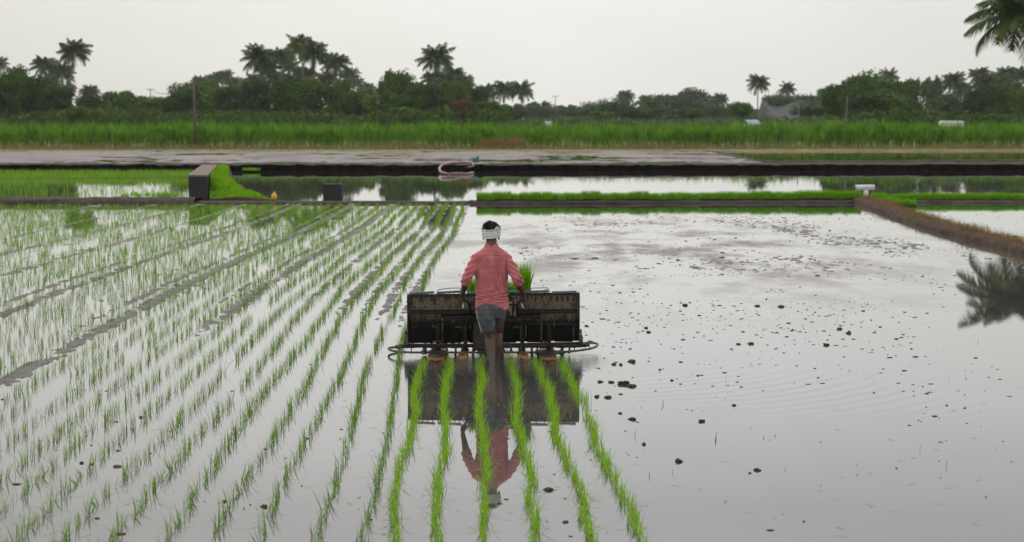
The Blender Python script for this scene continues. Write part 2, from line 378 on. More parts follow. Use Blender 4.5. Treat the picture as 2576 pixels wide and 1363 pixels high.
# row frame: rows recede towards a point left of centre
ROWAZ = (1168-1288)/FPX
RD = Vector((math.sin(ROWAZ), math.cos(ROWAZ), 0)); RX = Vector((math.cos(ROWAZ), -math.sin(ROWAZ), 0))
SH = ([0,12,15,19,22.9,27.6,32.6,37.4,45,50],[0,0,0,.03,.10,.30,.58,.77,.97,1.05])
def shift(D): return np.interp(D, *SH)

# near field: a grid of real mud relief that breaks the water surface
def field_mud():
    na, nd = 1150, 620
    a = np.linspace(-.40, .40, na); d = np.exp(np.linspace(math.log(8.3), math.log(46.3), nd))
    A, D = np.meshgrid(a, d); X = A*D; Y = D
    Xr = X*math.cos(ROWAZ)-Y*math.sin(ROWAZ); Dr = X*math.sin(ROWAZ)+Y*math.cos(ROWAZ)
    U = Xr - shift(Dr)
    tr = np.zeros_like(U)
    for (c, wd, k, lo) in ((-.86,.08,.9,17),(-1.17,.10,1.0,17.5),(-1.47,.08,.8,18),(-1.78,.11,1.0,18.5),(-2.35,.10,.8,20),(-2.7,.08,.6,24),(-3.3,.17,1,16.5),(-3.62,.09,.7,19),(-4.62,.16,1.05,13),(-4.95,.10,.8,16),
                           (-6.35,.16,.9,14),(-6.75,.10,.8,18),(-8.1,.2,.8,18),(-9.6,.2,.8,20),(-11,.2,.7,24),(-12.8,.2,.7,28)):
        wob = .05*(fbm(Dr*.5, Dr*0+c, 2, 3)-.5)
        tr = np.maximum(tr, k*np.exp(-((U-c-wob)/wd)**2)*sm(lo-1, lo+2.5, Dr))
    tr *= .55+1.0*fbm(Dr*.22+3, U*.7, 3, 9)
    # unplanted side: long shallow bars of mud
    big = fbm(Xr*.35+4, Dr*.16+9, 4, 21)
    right = sm(.1, 1.0, U-.2)*sm(19.5, 25, Dr+3*(fbm(Xr*.5, Dr*.2, 2, 5)-.5))*sm(0, 1.5, 11-Xr-.12*(Dr-30))
    bar = sm(.47, .66, big)*right*np.clip(1.15-np.abs(Dr-32)/16, .2, 1)
    bar2 = sm(.56, .70, fbm(Xr*.6+40, Dr*.3, 4, 31))*sm(.2, 1.5, U)*sm(15.5, 19, Dr)*.55*sm(0, 3, 9-Xr)
    # general faint roughness of the left field
    gen = .55*sm(.5, .75, fbm(U*1.1, Dr*.35, 4, 41))*sm(.3, -.2, U)*sm(17, 22, Dr)
    mask = np.maximum.reduce([tr, bar, bar2, gen])
    f1 = fbm(X*11, Y*6, 4, 51)-.5; f2 = fbm(X*34, Y*20, 2, 61)-.5
    lf_ = np.clip(U*-3, 0, 1); Z = -.024 + mask*(.019+.013*lf_) + (f1*.070 + f2*.030)*np.clip(mask*1.3, .0, 1)
    # stirred bed around the machine and the man's feet
    q = np.exp(-((Xr-.3)/1.1)**2-((Dr-15.7)/.45)**2)
    Z = Z + q*(.012+f1*.07)
    V = np.stack([X, Y, Z], -1).reshape(-1, 3)
    i = np.arange(na*nd).reshape(nd, na)
    F = np.stack([i[:-1,:-1], i[:-1,1:], i[1:,1:], i[1:,:-1]], -1)
    zq = np.maximum.reduce([Z[:-1,:-1], Z[:-1,1:], Z[1:,1:], Z[1:,:-1]])
    # keep inside the near field (right bund is its edge)
    F = F[(zq > -.004)]
    F = F.reshape(-1, 4)
    used, inv = np.unique(F.ravel(), return_inverse=True)
    me = np_mesh('field_mud', V[used], inv.reshape(-1, 4))
    o = link('field_mud', me, M['mud'], smooth=True); tag(o, kind='structure')
field_mud()

# bunds
def bund(name, pts, width, height, m, label=None, seed=1, step=.18, z0=0, wob=.25, kind='structure', prof=None):
    pts = [Vector(p) for p in pts]; L = [0]
    for a, b in zip(pts, pts[1:]): L.append(L[-1]+(b-a).length)
    n = max(3, int(L[-1]/step)); V = []; prof = prof or [(-.5,-.3),(-.46,.0),(-.40,.55),(-.33,.85),(-.22,1),(-.08,1.03),(.08,1.02),(.22,1),(.33,.85),(.40,.5),(.46,0),(.5,-.3)]
    s = np.linspace(0, L[-1], n); px = np.interp(s, L, [p.x for p in pts]); py = np.interp(s, L, [p.y for p in pts])
    # round the corners slightly
    tx = np.gradient(px); ty = np.gradient(py); q = np.hypot(tx, ty); tx /= q; ty /= q
    K = len(prof); arr = np.zeros((n, K, 3))
    for k, (u, v) in enumerate(prof):
        nz = fbm(s*1.3+k*.37, np.full(n, k*.9+seed), 4, seed)-.5; nz2 = fbm(s*4, np.full(n, k*2.1+seed), 3, seed+7)-.5
        off = u*width*(1+wob*nz*1.6)+nz2*.06*width; hh = v*height*(1+wob*nz*1.2)+max(v, 0)*height*nz2*.5
        arr[:,k,0] = px+ty*off; arr[:,k,1] = py-tx*off; arr[:,k,2] = z0+np.where(v < 0, -.3, hh)
    i = np.arange(n*K).reshape(n, K); F = np.stack([i[:-1,:-1], i[1:,:-1], i[1:,1:], i[:-1,1:]], -1).reshape(-1, 4)
    o = link(name, np_mesh(name, arr.reshape(-1,3), F), m, smooth=True); tag(o, label, kind=kind); return o
yb = lambda y: g(0, y).y
fb = [(-34, 46.6,0), (-16, 46.4,0), (-8,46.3,0), (0,46.2,0), (8,46.3,0), (12.2,46.8,0), (20,47.8,0), (34,49,0)]
bund('front_bund', [(-60,47.2,0),(-16,46.8,0),(-10.3,46.7,0)], 1.4, .19, M['bund'], seed=3)
bund('front_bund', [(-10.5,46.7,0),(-1.2,46.6,0)], .85, .075, M['bund'], seed=5)
bund('front_bund', [(-1.4,46.6,0),(12.0,47.3,0)], 1.0, .10, M['bund'], seed=8)
bund('front_bund', [(11.8,47.3,0),(17,47.1,0),(34,47.4,0)], .9, .07, M['bund'], seed=9)
rb = [g(2150,505), g(2210,522), g(2290,551), g(2380,580), g(2470,604), g(2576,632), g(2700,662), g(2950,720)]
bund('side_bund', rb, .75, .16, M['bund_brown'], seed=12, step=.1)
# back edge of the lower ponds: the terrace with its face
bund('back_bund', [(-68, 82.0,0),(-16,80.8,0),(0,80.3,0),(16,81,0),(66,83,0)], 1.6, .40, M['bund'], seed=15, step=.3, prof=[(-.5,-.3),(-.47,.0),(-.42,.5),(-.36,.85),(-.2,1),(.2,1),(.5,.8)])
sheet('terrace', [(-120,81.2,TZ-.02),(120,82.2,TZ-.02),(140,240,TZ-.02),(-140,240,TZ-.02)], M['land'])
# muddy upper field
def mudfield():
    nx, ny = 540, 150
    x = np.linspace(-68, 22, nx); y = np.linspace(81.6, 117, ny); X, Y = np.meshgrid(x, y)
    edge = g(1900,406,TZ); e2 = g(1795,383,TZ)
    xe = edge.x+(Y-edge.y)*(e2.x-edge.x)/(e2.y-edge.y)
    Z = TZ+.050+(fbm(X*.22, Y*.30, 5, 71)-.5)*.20+(fbm(X*1.4, Y*.9, 3, 73)-.5)*.10
    Z = np.where(X > xe, -.5, Z)
    i = np.arange(nx*ny).reshape(ny, nx); F = np.stack([i[:-1,:-1], i[:-1,1:], i[1:,1:], i[1:,:-1]], -1)
    mn = np.minimum.reduce([Z[:-1,:-1], Z[:-1,1:], Z[1:,1:], Z[1:,:-1]]); F = F[mn > 0]
    o = link('muddy_field', np_mesh('muddy_field', np.stack([X,Y,Z],-1).reshape(-1,3), F), M['mud_far'], smooth=True); tag(o, kind='structure')
mudfield()
sheet('terrace_water', [(-66,82.0,TZ+.035),(60,83.2,TZ+.035),(64,120.6,TZ+.035),(-66,117.1,TZ+.035)], M['water'])
a1 = g(1905,409,TZ); a2 = g(2700,405,TZ)
bund('terrace_bund', [g(1870,408,TZ), g(2200,408,TZ), g(2700,403,TZ)], 1.0, .10, M['bund_brown'], seed=18, z0=TZ, step=.3)
bund('terrace_bund', [g(1905,409,TZ), g(1798,383,TZ), g(1700,379,TZ)], .8, .12, M['bund'], seed=19, z0=TZ, step=.3)
bund('verge', [(-60,118.2,0),(-20,118.6,0),(8,119,0),(30,121,0),(62,122.5,0)], 5, .16, M['land'], seed=21, z0=TZ, step=.5)
bund('field_bund', [g(-40,450), g(240,450), g(478,447)], .5, .07, M['bund'], seed=23, step=.2)
bund('field_bund', [g(-40,419), g(300,417), g(520,415)], .8, .10, M['bund'], seed=24, step=.2)

# ------------------------------------------------------------------ blades
def blades(base, h, lean, az, wdt, seg=3, curve=.5):
    """arrays of grass blades -> V, F ; base (n,3)"""
    n = len(base); t = np.linspace(0, 1, seg+1)
    dx = np.cos(az); dy = np.sin(az)
    V = np.zeros((n, (seg)*2+1, 3))
    for i in range(seg+1):
        tt = t[i]; out = h*lean*(tt*(1-curve)+curve*tt*tt); up = h*(tt - .35*lean*lean*tt*tt)
        c = np.stack([base[:,0]+dx*out, base[:,1]+dy*out, base[:,2]+up], -1)
        ww = wdt*(1-tt**1.8)*.5*(1 if i else .7)
        side = np.stack([-dy*ww, dx*ww, np.zeros(n)], -1)
        # turn the blade's flat side by a third so that it is seen from all around
        if i < seg: V[:,2*i] = c-side; V[:,2*i+1] = c+side
        else: V[:,2*seg] = c
    K = 2*seg+1; o = (np.arange(n)*K)[:,None]
    fq = []
    for i in range(seg-1): fq.append(o+np.array([2*i,2*i+1,2*i+3,2*i+2]))
    ft = o+np.array([2*(seg-1), 2*(seg-1)+1, 2*seg])
    F4 = np.concatenate(fq, 0) if fq else np.zeros((0,4), int)
    # last triangle as a degenerate-free quad: tip split
    return V.reshape(-1,3), F4, ft
def mixmesh(name, V, F4, F3):
    me = bpy.data.meshes.new(name)
    me.vertices.add(len(V)); me.vertices.foreach_set('co', np.asarray(V, np.float32).ravel())
    loops = np.concatenate([F4.ravel(), F3.ravel()]).astype(np.int32)
    me.loops.add(len(loops)); me.loops.foreach_set('vertex_index', loops)
    st = np.concatenate([np.arange(len(F4))*4, len(F4)*4+np.arange(len(F3))*3]).astype(np.int32)
    tot = np.concatenate([np.full(len(F4),4), np.full(len(F3),3)]).astype(np.int32)
    me.polygons.add(len(st)); me.polygons.foreach_set('loop_start', st); me.polygons.foreach_set('loop_total', tot)
    me.update(calc_edges=True); return me
def grass_obj(name, base, h, lean, az, wdt, m, parent=None, seg=3, curve=.5):
    V, F4, F3 = blades(np.asarray(base, float), h, lean, az, wdt, seg, curve)
    return link(name, mixmesh(name, V, F4, F3), m, parent)
def tuft_mesh(name, n, hh, spread, lean, rnd, wd=.007, ysp=None):
    b = np.stack([rnd.normal(0, spread, n), rnd.normal(0, ysp or spread, n), np.full(n, -.02)], -1)
    h = rnd.uniform(.6, 1.1, n)*hh+.02; ln = np.abs(rnd.normal(lean, lean*.6, n)).clip(.03, 1.3)
    ln[rnd.random(n) < .07] = 1.25
    V, F4, F3 = blades(b, h, ln, rnd.uniform(0, 2*math.pi, n), rnd.uniform(.7,1.2,n)*wd, 3, .6)
    return mixmesh(name, V, F4, F3)

# ------------------------------------------------------------------ planted rows
TN = [tuft_mesh('rice_seedling', 11, .135, .013, .42, RNG, .0068, .024) for _ in range(10)]
TO = [tuft_mesh('rice_seedling', 7, .14, .011, .34, RNG, .0062, .014) for _ in range(12)]
for t in TN: t.materials.append(M['rice_new'])
for t in TO: t.materials.append(M['rice'])
new_rows = [(-.47,-.465), (-.18,-.18), (.153,.138), (.50,.45), (.786,.786), (1.075,1.09)]
hills = []       # (x, y, kind, row index, ground)
def inview(p, m=60):
    d = p.y; 
    if d < 3: return False
    x = 1288+FPX*p.x/d
    return -m < x < 2576+m
for ri, (xa, xb) in enumerate(new_rows):
    D = 8.2
    while D < 15.35:
        k = (15.5-D)/6.5; u = xa*(1-k)+xb*k+.022*math.sin(D*1.7+ri)+.012*math.sin(D*5.1+ri*2)+random.gauss(0,.009)
        if random.random() < .06: D += .07; continue
        if ri == 5 and 12.2 < D < 13.0 and random.random() < .4: D += .1; continue
        p = RX*u+RD*D
        hills.append((p, 'new', ri, D)); D += random.uniform(.095,.125)
rowname = ['row of bright new seedlings at the left edge of the machine, leading to its left float', 'second bright new row from the left behind the machine', 'bright new row that crosses the man\'s reflection',
           'bright new row just right of the man\'s reflection', 'second bright new row from the right behind the machine', 'rightmost bright new row beside the open water']
for j in range(56):
    u0 = -.71-.305*j
    bunch = RNG.uniform(0, 6); dens = 1.0 if j < 14 else .9
    D = 8.2
    while D < 45.7:
        k = (15.5-D)/6.5
        u = u0+(.07*k if j == 0 else .055*k)+float(shift(D))+.03*math.sin(D*.6+bunch)+random.gauss(0,.012)
        p = RX*u+RD*D
        gap = fbm(np.array([D*.55+j*3.1]), np.array([j*1.7]), 2, 77)[0]
        if inview(p, 260) and gap > (.20 if j < 7 else .28) and random.random() < dens: hills.append((p, 'old', j+10, D))
        D += random.choice((.10,.12,.13,.15,.21))*(1 if D < 22 else 1.1)
# the rightmost old row runs up past the machine
# the 300 hills that show largest become things of their own
vis = [h for h in hills if h[3] > 8.45]
vis.sort(key=lambda h: h[3])
newh = [h for h in vis if h[1] == 'new']
single = vis[:300]
sid = set(id(h) for h in single)
for h in single:
    p, kind, ri, D = h
    me = random.choice(TN if kind == 'new' else TO)
    o = bpy.data.objects.new('rice_seedling', me); COL.objects.link(o)
    o.location = p; o.rotation_euler = (0, 0, random.uniform(-.5,.5)+(math.pi if random.random() < .5 else 0)+ROWAZ)
    s = random.uniform(.85,1.2); tl_ = random.gauss(0,.10 if kind == 'new' else .22); o.rotation_euler[0] = tl_; o.rotation_euler[1] = random.gauss(0,.10 if kind == 'new' else .2); o.scale = (s, s, s*random.uniform(.7,1.15))
    if kind == 'new': lb = 'bright green rice seedling tuft in the '+rowname[ri]
    else:
        k = ri-10
        lb = ('darker rice seedling tuft in the first older row left of the machine\'s new rows' if k == 0 else
              'dark thin rice seedling tuft, %s older row left of the bright new rows' % ['','second','third','fourth','fifth','sixth','seventh','eighth','ninth','tenth','eleventh','twelfth','thirteenth','fourteenth','fifteenth','sixteenth','seventeenth','eighteenth'][min(k,17)])
    tag(o, ' '.join(lb.split()[:16]), 'seedling', 'rice seedlings planted in rows in the foreground')
def merge_tufts(name, hs, variants, m, zsc=1.0, label='', group=None, wsc=1.0):
    Vs=[]; F4s=[]; F3s=[]; off=0
    cache=[]
    for me in variants:
        v = np.zeros(len(me.vertices)*3, np.float32); me.vertices.foreach_get('co', v)
        lt = np.zeros(len(me.polygons), np.int32); me.polygons.foreach_get('loop_total', lt)
        vi = np.zeros(len(me.loops), np.int32); me.loops.foreach_get('vertex_index', vi)
        n4 = int((lt == 4).sum()); cache.append((v.reshape(-1,3), vi[:n4*4].reshape(-1,4), vi[n4*4:].reshape(-1,3)))
    for (p, s, sw) in hs:
        v, f4, f3 = random.choice(cache); a = random.uniform(0, 6.28); c, sn = math.cos(a), math.sin(a)
        q = np.empty_like(v); q[:,0] = (v[:,0]*c-v[:,1]*sn)*s*sw+p[0]; q[:,1] = (v[:,0]*sn+v[:,1]*c)*s*sw+p[1]; q[:,2] = v[:,2]*s*zsc+p[2]
        Vs.append(q); F4s.append(f4+off); F3s.append(f3+off); off += len(v)
    o = link(name, mixmesh(name, np.concatenate(Vs), np.concatenate(F4s), np.concatenate(F3s)), m)
    tag(o, label, 'seedlings', group, 'stuff'); return o
rest_new = [((h[0].x,h[0].y,0), random.uniform(.9,1.15), 1) for h in vis if id(h) not in sid and h[1] == 'new']
rest_old = [((h[0].x,h[0].y,0), random.uniform(.8,1.2)*(1 if h[3] < 22 else 1.0), 1 if h[3] < 22 else 1.25) for h in vis if id(h) not in sid and h[1] == 'old']
merge_tufts('rice_seedlings', rest_new, TN, M['rice_new'], 1.0, 'bright new rice seedlings in six short rows right behind the machine')
TF = [tuft_mesh('t', 5, .13, .016, .30, RNG, .0085, .03) for _ in range(10)]
merge_tufts('rice_seedlings', [h for h in rest_old if h[0][1] < 24], TO, M['rice'], 1.05, 'older rice seedlings in long rows left of the machine')
merge_tufts('rice_seedlings', [h for h in rest_old if h[0][1] >= 24], TF, M['rice_far'], 1.1, 'far rows of older rice seedlings reaching back to the dark earth bund')
# planted fields beyond the first bund, left
hs_ = []
u = -40.0
for k in range(110):
    xx = -9.6-.33*k; D = 48.2
    while D < 78:
        p = Vector((xx-(D-48)*.06+.25*math.sin(D*.3+k*.1)*.2, D, 0)); 
        D += random.uniform(.22,.34)
        px = 1288+FPX*p.x/p.y
        if px < -30 or px > 500: continue
        if D > 63 or (k % 2 == 0 and random.random() < (.55 if px > 120 else .8)): hs_.append(((p.x, p.y, 0), random.uniform(.9,1.3), 1.3 if D > 63 else .9))
TG = [tuft_mesh('t', 5, .17, .03, .3, RNG, .016, .05) for _ in range(8)]
merge_tufts('rice_seedlings', hs_, TG, M['rice_far'], 1.1, 'dense young rice rows in the left fields beyond the dark bund')
for t in TF+TG: bpy.data.meshes.remove(t)

# ------------------------------------------------------------------ seedling mats on the bund
def make_mat_mesh(seed):
    r = np.random.default_rng(seed); n = 620
    b = np.stack([r.uniform(-.25,.25,n), r.uniform(-.14,.14,n), np.full(n,.03)], -1)
    return b, r.uniform(.15,.21,n)*(1+.15*(fbm(b[:,0]*6, b[:,1]*6, 2, seed)-.5)), np.abs(r.normal(.18,.15,n)), r.uniform(0,6.28,n), r.uniform(.008,.013,n)
mprotos = []
for q in range(4):
    e = empty('seedling_mat'); b,h,l,a,wd = make_mat_mesh(q+3)
    mb = MB(); mb.box((-.255,-.145,0),(.255,.145,.035)); mb.build('root_mat', M['root'], e, bevel=.01)
    grass_obj('seedlings', b,h,l,a,wd, M['rice_mat'], e); mprotos.append(e)
used = [0]*4
def place_mat(p, rz, label, group, sc=1.0, sxx=1.0):
    q = random.randrange(4); src = mprotos[q]
    o = src if not used[q] else copy_tree(src)
    used[q] = 1; o.location = p; o.rotation_euler = (random.uniform(-.04,.04), random.uniform(-.04,.04), rz); o.scale = (sxx, 1, sc)
    tag(o, label, 'seedling mat', group)
xs = [1222,1263,1305,1333,1366,1402,1446,1487,1529,1568,1608,1650,1692,1738,1784,1830,1877,1915,1940,1985,2030,2073,2110,2145]
ordn = ['first','second','third','fourth','fifth','sixth','seventh','eighth','ninth','tenth','eleventh','twelfth','thirteenth','fourteenth','fifteenth','sixteenth','seventeenth','eighteenth','nineteenth','twentieth','twenty-first','twenty-second','twenty-third','twenty-fourth']
for i, x in enumerate(xs):
    p = g(x, 503); D = 46.55+.7*(x-1200)/950+random.uniform(-.05,.05); p = Vector(((x-1288)/FPX*D, D, .095+random.uniform(-.01,.015)))
    place_mat(p, random.uniform(-.06,.06), 'block of bright green rice seedlings on the middle bund, %s from the left end' % ordn[i], 'seedling mats in a line along the middle bund', random.uniform(1.15,1.5), 1.20)
xr = [2212,2262,2305,2345,2388,2430,2470,2512,2555]
for i, x in enumerate(xr):
    D = 47.6; p = Vector(((x-1288)/FPX*D, D-.02*i, .06))
    place_mat(p, random.uniform(-.1,.1), 'green seedling block on the right bund beyond the pipe, %s from the pipe' % ordn[i], 'seedling mats on the right bund', random.uniform(1.0,1.35), 1.15)
for i, (x, y) in enumerate([(2222,513),(2243,514),(2283,518),(2262,508)]):
    p = g(x, y); p.z = .02
    place_mat(p, random.uniform(-.5,.5), 'seedling block low at the water by the bund corner, %s from the left' % ordn[i], 'seedling mats at the bund corner', 1.0)
# nursery strip left of the pond
def nursery():
    rowsL = [(527,500,.08),(528,474,.35),(530,446,.74),(538,434,.74),(549,420,.74)]; rowsR = [(702,504,.08),(660,492,.08),(604,472,.08),(588,450,.08),(579,423,.08)]
    Lp = np.array([g(*q) for q in rowsL]); Rp = np.array([g(*q) for q in rowsR]); T_ = np.linspace(0,1,5)
    def srf(t, u):
        l = np.stack([np.interp(t, T_, Lp[:,k]) for k in range(3)],-1); r = np.stack([np.interp(t, T_, Rp[:,k]) for k in range(3)],-1)
        uu = np.asarray(u)[...,None]; p = l*(1-uu)+r*uu; p[...,2] += .10*(fbm(p[...,0]*2.2+3, p[...,1]*1.8, 2, 14)-.5); p[...,2] += .06*np.sin(np.pi*np.asarray(u))-.02+.05*(fbm(p[...,0]*1.5, p[...,1]*1.5, 2, 4)-.5); return p
    t, u = np.meshgrid(np.linspace(0,1,40), np.linspace(0,1,14), indexing='ij'); V = srf(t, u).reshape(-1,3); lo = V.copy()
    i = np.arange(40*14).reshape(40,14); F = np.stack([i[:-1,:-1], i[:-1,1:], i[1:,1:], i[1:,:-1]],-1).reshape(-1,4)
    # skirt down into the water on the pond side and the near end
    sk = np.concatenate([i[:,-1][::-1], i[0,::-1]]); base = len(V); lo = V[sk].copy(); lo[:,2] = -.3; q = np.arange(len(sk)-1)
    F2 = np.stack([sk[:-1], sk[1:], base+q+1, base+q],-1); V2 = np.concatenate([V, lo])
    o = link('nursery_bed', np_mesh('nursery_bed', V2, np.concatenate([F, F2])), M['root'], smooth=True); tag(o, kind='structure')
    n = 15000; t = RNG.random(n)**.8; u = RNG.uniform(.0,1,n); b = srf(t, u); edge = 1-.38*fbm(t*16, t*0+2, 2, 6); b = b[(u < edge) & (fbm(b[:,0]*2.5, b[:,1]*2.0, 2, 15) > .33)]; k = len(b)
    o = grass_obj('nursery_seedlings', b, RNG.uniform(.09,.16,k), np.abs(RNG.normal(.2,.15,k)), RNG.uniform(0,6.28,k), RNG.uniform(.015,.03,k), M['nursery'], seg=2)
    tag(o, 'bright green nursery bed of rice seedlings curving beside the dark wall', 'seedlings', kind='stuff')
nursery()
# loose clumps left of the wall
def clump(x, y, w_, h_, label, dark=False):
    p = g(x, y); n = int(260*w_); e = grass_obj('seedling_clump', np.stack([RNG.normal(0,w_*.3,n).clip(-w_*.5,w_*.5), RNG.normal(0,.12,n), np.zeros(n)],-1), RNG.uniform(.6,1,n)*h_, np.abs(RNG.normal(.4,.25,n)), RNG.uniform(0,6.28,n), RNG.uniform(.012,.022,n), M['rice_mat'] if not dark else M['rice'])
    e.location = (p.x, p.y, .10); tag(e, label, 'seedling clump', 'loose seedling clumps on the left bund')
clump(420, 503, 1.0, .26, 'wide heap of green seedlings on the dark bund left of the wall')
clump(316, 502, .28, .16, 'small green clump on the left bund, first from the left'); clump(337, 500, .2, .22, 'small upright green clump on the left bund, second from the left')
clump(352, 503, .25, .2, 'small green clump on the left bund, third from the left'); clump(372, 500, .2, .22, 'small green clump on the left bund just left of the wide heap')
clump(632, 433, .9, .2, 'low green clump at the pond\'s far edge, right of the nursery bed')

# ------------------------------------------------------------------ concrete wall, block, pipe, hose and small things
def wall():
    a = g(499,503); e = empty('concrete_wall', (a.x, a.y, 0)); e.rotation_euler[2] = 0
    b = Vector(((529-1288)/FPX*61, 61, 0)); L = (b-a)
    mb = MB(); sx = .325; d = Vector((L.x, L.y, 0)); n = 14
    for k in range(n):
        o0 = d*(k/n); o1 = d*((k+1)/n)
        mb.add([(o0.x-sx,o0.y,-.3),(o0.x+sx,o0.y,-.3),(o1.x+sx,o1.y,-.3),(o1.x-sx,o1.y,-.3),(o0.x-sx,o0.y,.80),(o0.x+sx,o0.y,.80),(o1.x+sx,o1.y,.80),(o1.x-sx,o1.y,.80)],
               [(4,5,6,7),(1,2,6,5),(3,0,4,7)]+([(0,1,5,4)] if k == 0 else [])+([(2,3,7,6)] if k == n-1 else []))
    mb.build('wall_body', M['concrete'], e)
    cp = MB(); cp.add([(-sx-.02,-.02,.80),(sx+.02,-.02,.80),(d.x+sx+.02,d.y,.80),(d.x-sx-.02,d.y,.80),(-sx-.02,-.02,.86),(sx+.02,-.02,.86),(d.x+sx+.02,d.y,.86),(d.x-sx-.02,d.y,.86)],
        [(0,3,2,1),(4,5,6,7),(0,1,5,4),(1,2,6,5),(2,3,7,6),(3,0,4,7)])
    c = cp.build('wall_top', M['concrete_top'], e); c['label'] = 'brown weathered top of the wall'
    tag(e, 'long dark concrete channel wall with brown top at the left bund', 'wall')
wall()
p = g(836,508); mb = MB(); mb.box((-.31,0,-.2),(.31,.55,.60)); ob = mb.build('concrete_block', M['concrete'], bevel=.02); ob.location = p
tag(ob, 'square dark concrete block standing on the bund by the pond', 'block')
# pvc pipe
a = g(2178,498); e = empty('water_pipe', (a.x, a.y, 0))
mb = MB(); mb.tube([(0,0,-.2),(0,0,.30)], .085, 16); mb.build('riser', M['pvc'], e, True)
mb = MB(); mb.tube([(-.42,.02,.36),(-.1,.02,.375),(.30,.02,.38)], .095, 16); mb.build('outlet', M['pvc'], e, True)
mb = MB(); mb.tube([(-.44,.02,.36),(-.40,.02,.36)], .108, 16); mb.build('flange', M['black'], e)
tag(e, 'pale grey plastic water pipe with a sideways outlet at the bund corner', 'pipe')
# hose
c0 = g(1120,432); pts = []
a = g(1104,430,.2)
hp = [(1188,410,.42),(1165,408,.42),(1135,409,.45),(1112,414,.40),(1105,423,.25),(1108,432,.10),(1125,437,.06),(1150,436,.06),(1175,437,.05),(1190,434,.06)]
W = [g(x,y,z) for x,y,z in hp]; o_ = W[0].copy(); o_.z = 0
mb = MB(); mb.tube([v-o_ for v in W], .062, 12); W2 = [g(x,y,z)-o_ for x,y,z in [(1188,410,.42),(1192,417,.35),(1178,420,.2),(1160,423,.1)]]
e = mb.build('hose', M['hose'], None, True); e.location = o_
mb = MB(); mb.tube(W2, .062, 12); mb.build('hose_end', M['hose'], e, True)
tag(e, 'pink flexible hose looped over the far bund into the pond', 'hose')
p = g(1197,410,TZ); mb = MB(); mb.ball((0,0,.15), (.2,.16,.2), 12, 8); mb.ball((.12,.03,.34), (.07,.07,.09), 8, 6); mb.tube([(-.1,0,.2),(-.25,0,.32)], .04, 8)
o = mb.build('sack', M['teal'], None, True); o.location = p; tag(o, 'small teal sack on the far bund right of the pink hose', 'sack')
p = g(690,507); mb = MB(); mb.ball((0,0,.11), (.10,.09,.12), 12, 8); mb.tube([(0,0,.2),(.02,0,.27)], [.05,.02], 8)
o = mb.build('bag', M['yellow'], None, True); o.location = (p.x, p.y, .06); tag(o, 'small yellow bag at the end of the green nursery bed', 'bag')

# ------------------------------------------------------------------ dry grass on the bunds, verge and cane
def along(W, n, spread):
    W = [Vector(p) for p in W]; L = [0]
    for a, b in zip(W, W[1:]): L.append(L[-1]+(b-a).length)
    s = RNG.uniform(0, L[-1], n); x = np.interp(s, L, [p.x for p in W]); y = np.interp(s, L, [p.y for p in W])
    return s, x+RNG.normal(0, spread, n), y+RNG.normal(0, spread, n)
s_, x_, y_ = along(rb, 7000, .13); n = len(s_)
k_ = fbm(s_*1.2, s_*0+2, 3, 5)
o = grass_obj('dry_grass', np.stack([x_+.05, y_, np.full(n,.12)],-1), RNG.uniform(.06,.2,n)*(.2+1.4*k_), np.abs(RNG.normal(.7,.4,n)), RNG.uniform(0,6.28,n), np.full(n,.008), M['drygrass'], seg=2)
o.location.z = .03; tag(o, 'short brown dry grass along the right bund', 'grass', kind='stuff')
s_, x_, y_ = along(rb[2:], 1600, .16); n = len(s_)
o = grass_obj('bund_grass', np.stack([x_+.15, y_, np.full(n,.10)],-1), RNG.uniform(.08,.26,n), np.abs(RNG.normal(.5,.3,n)), RNG.uniform(0,6.28,n), np.full(n,.009), M['greengrass'], seg=2)
tag(o, 'thin taller green-yellow grass on the right bund', 'grass', kind='stuff')
def verge(name, n, m, y0, y1, hlo, hhi, label, xr=(-80,82)):
    x = RNG.uniform(xr[0], xr[1], n); y = RNG.uniform(y0, y1, n)+x*.03
    h = RNG.uniform(hlo, hhi, n)*(.4+1.2*fbm(x*.25, y*.2, 3, 8))
    o = grass_obj(name, np.stack([x,y,np.full(n,TZ)],-1), h, np.abs(RNG.normal(.5,.35,n)), RNG.uniform(0,6.28,n), np.full(n,.07), m, seg=2); tag(o, label, 'grass', kind='stuff')
verge('verge_grass', 16000, M['greengrass'], 118.5, 130, .2, .6, 'yellow-green grass strip at the foot of the cane field')
verge('verge_dry_grass', 7000, M['drygrass'], 127, 131.5, .3, .9, 'dry brown grass at the foot of the cane field')
verge('verge_dry_grass', 500, M['drygrass'], 126.5, 130, .7, 1.4, 'taller dry straw clumps at the foot of the cane, mid frame', (-3,1))
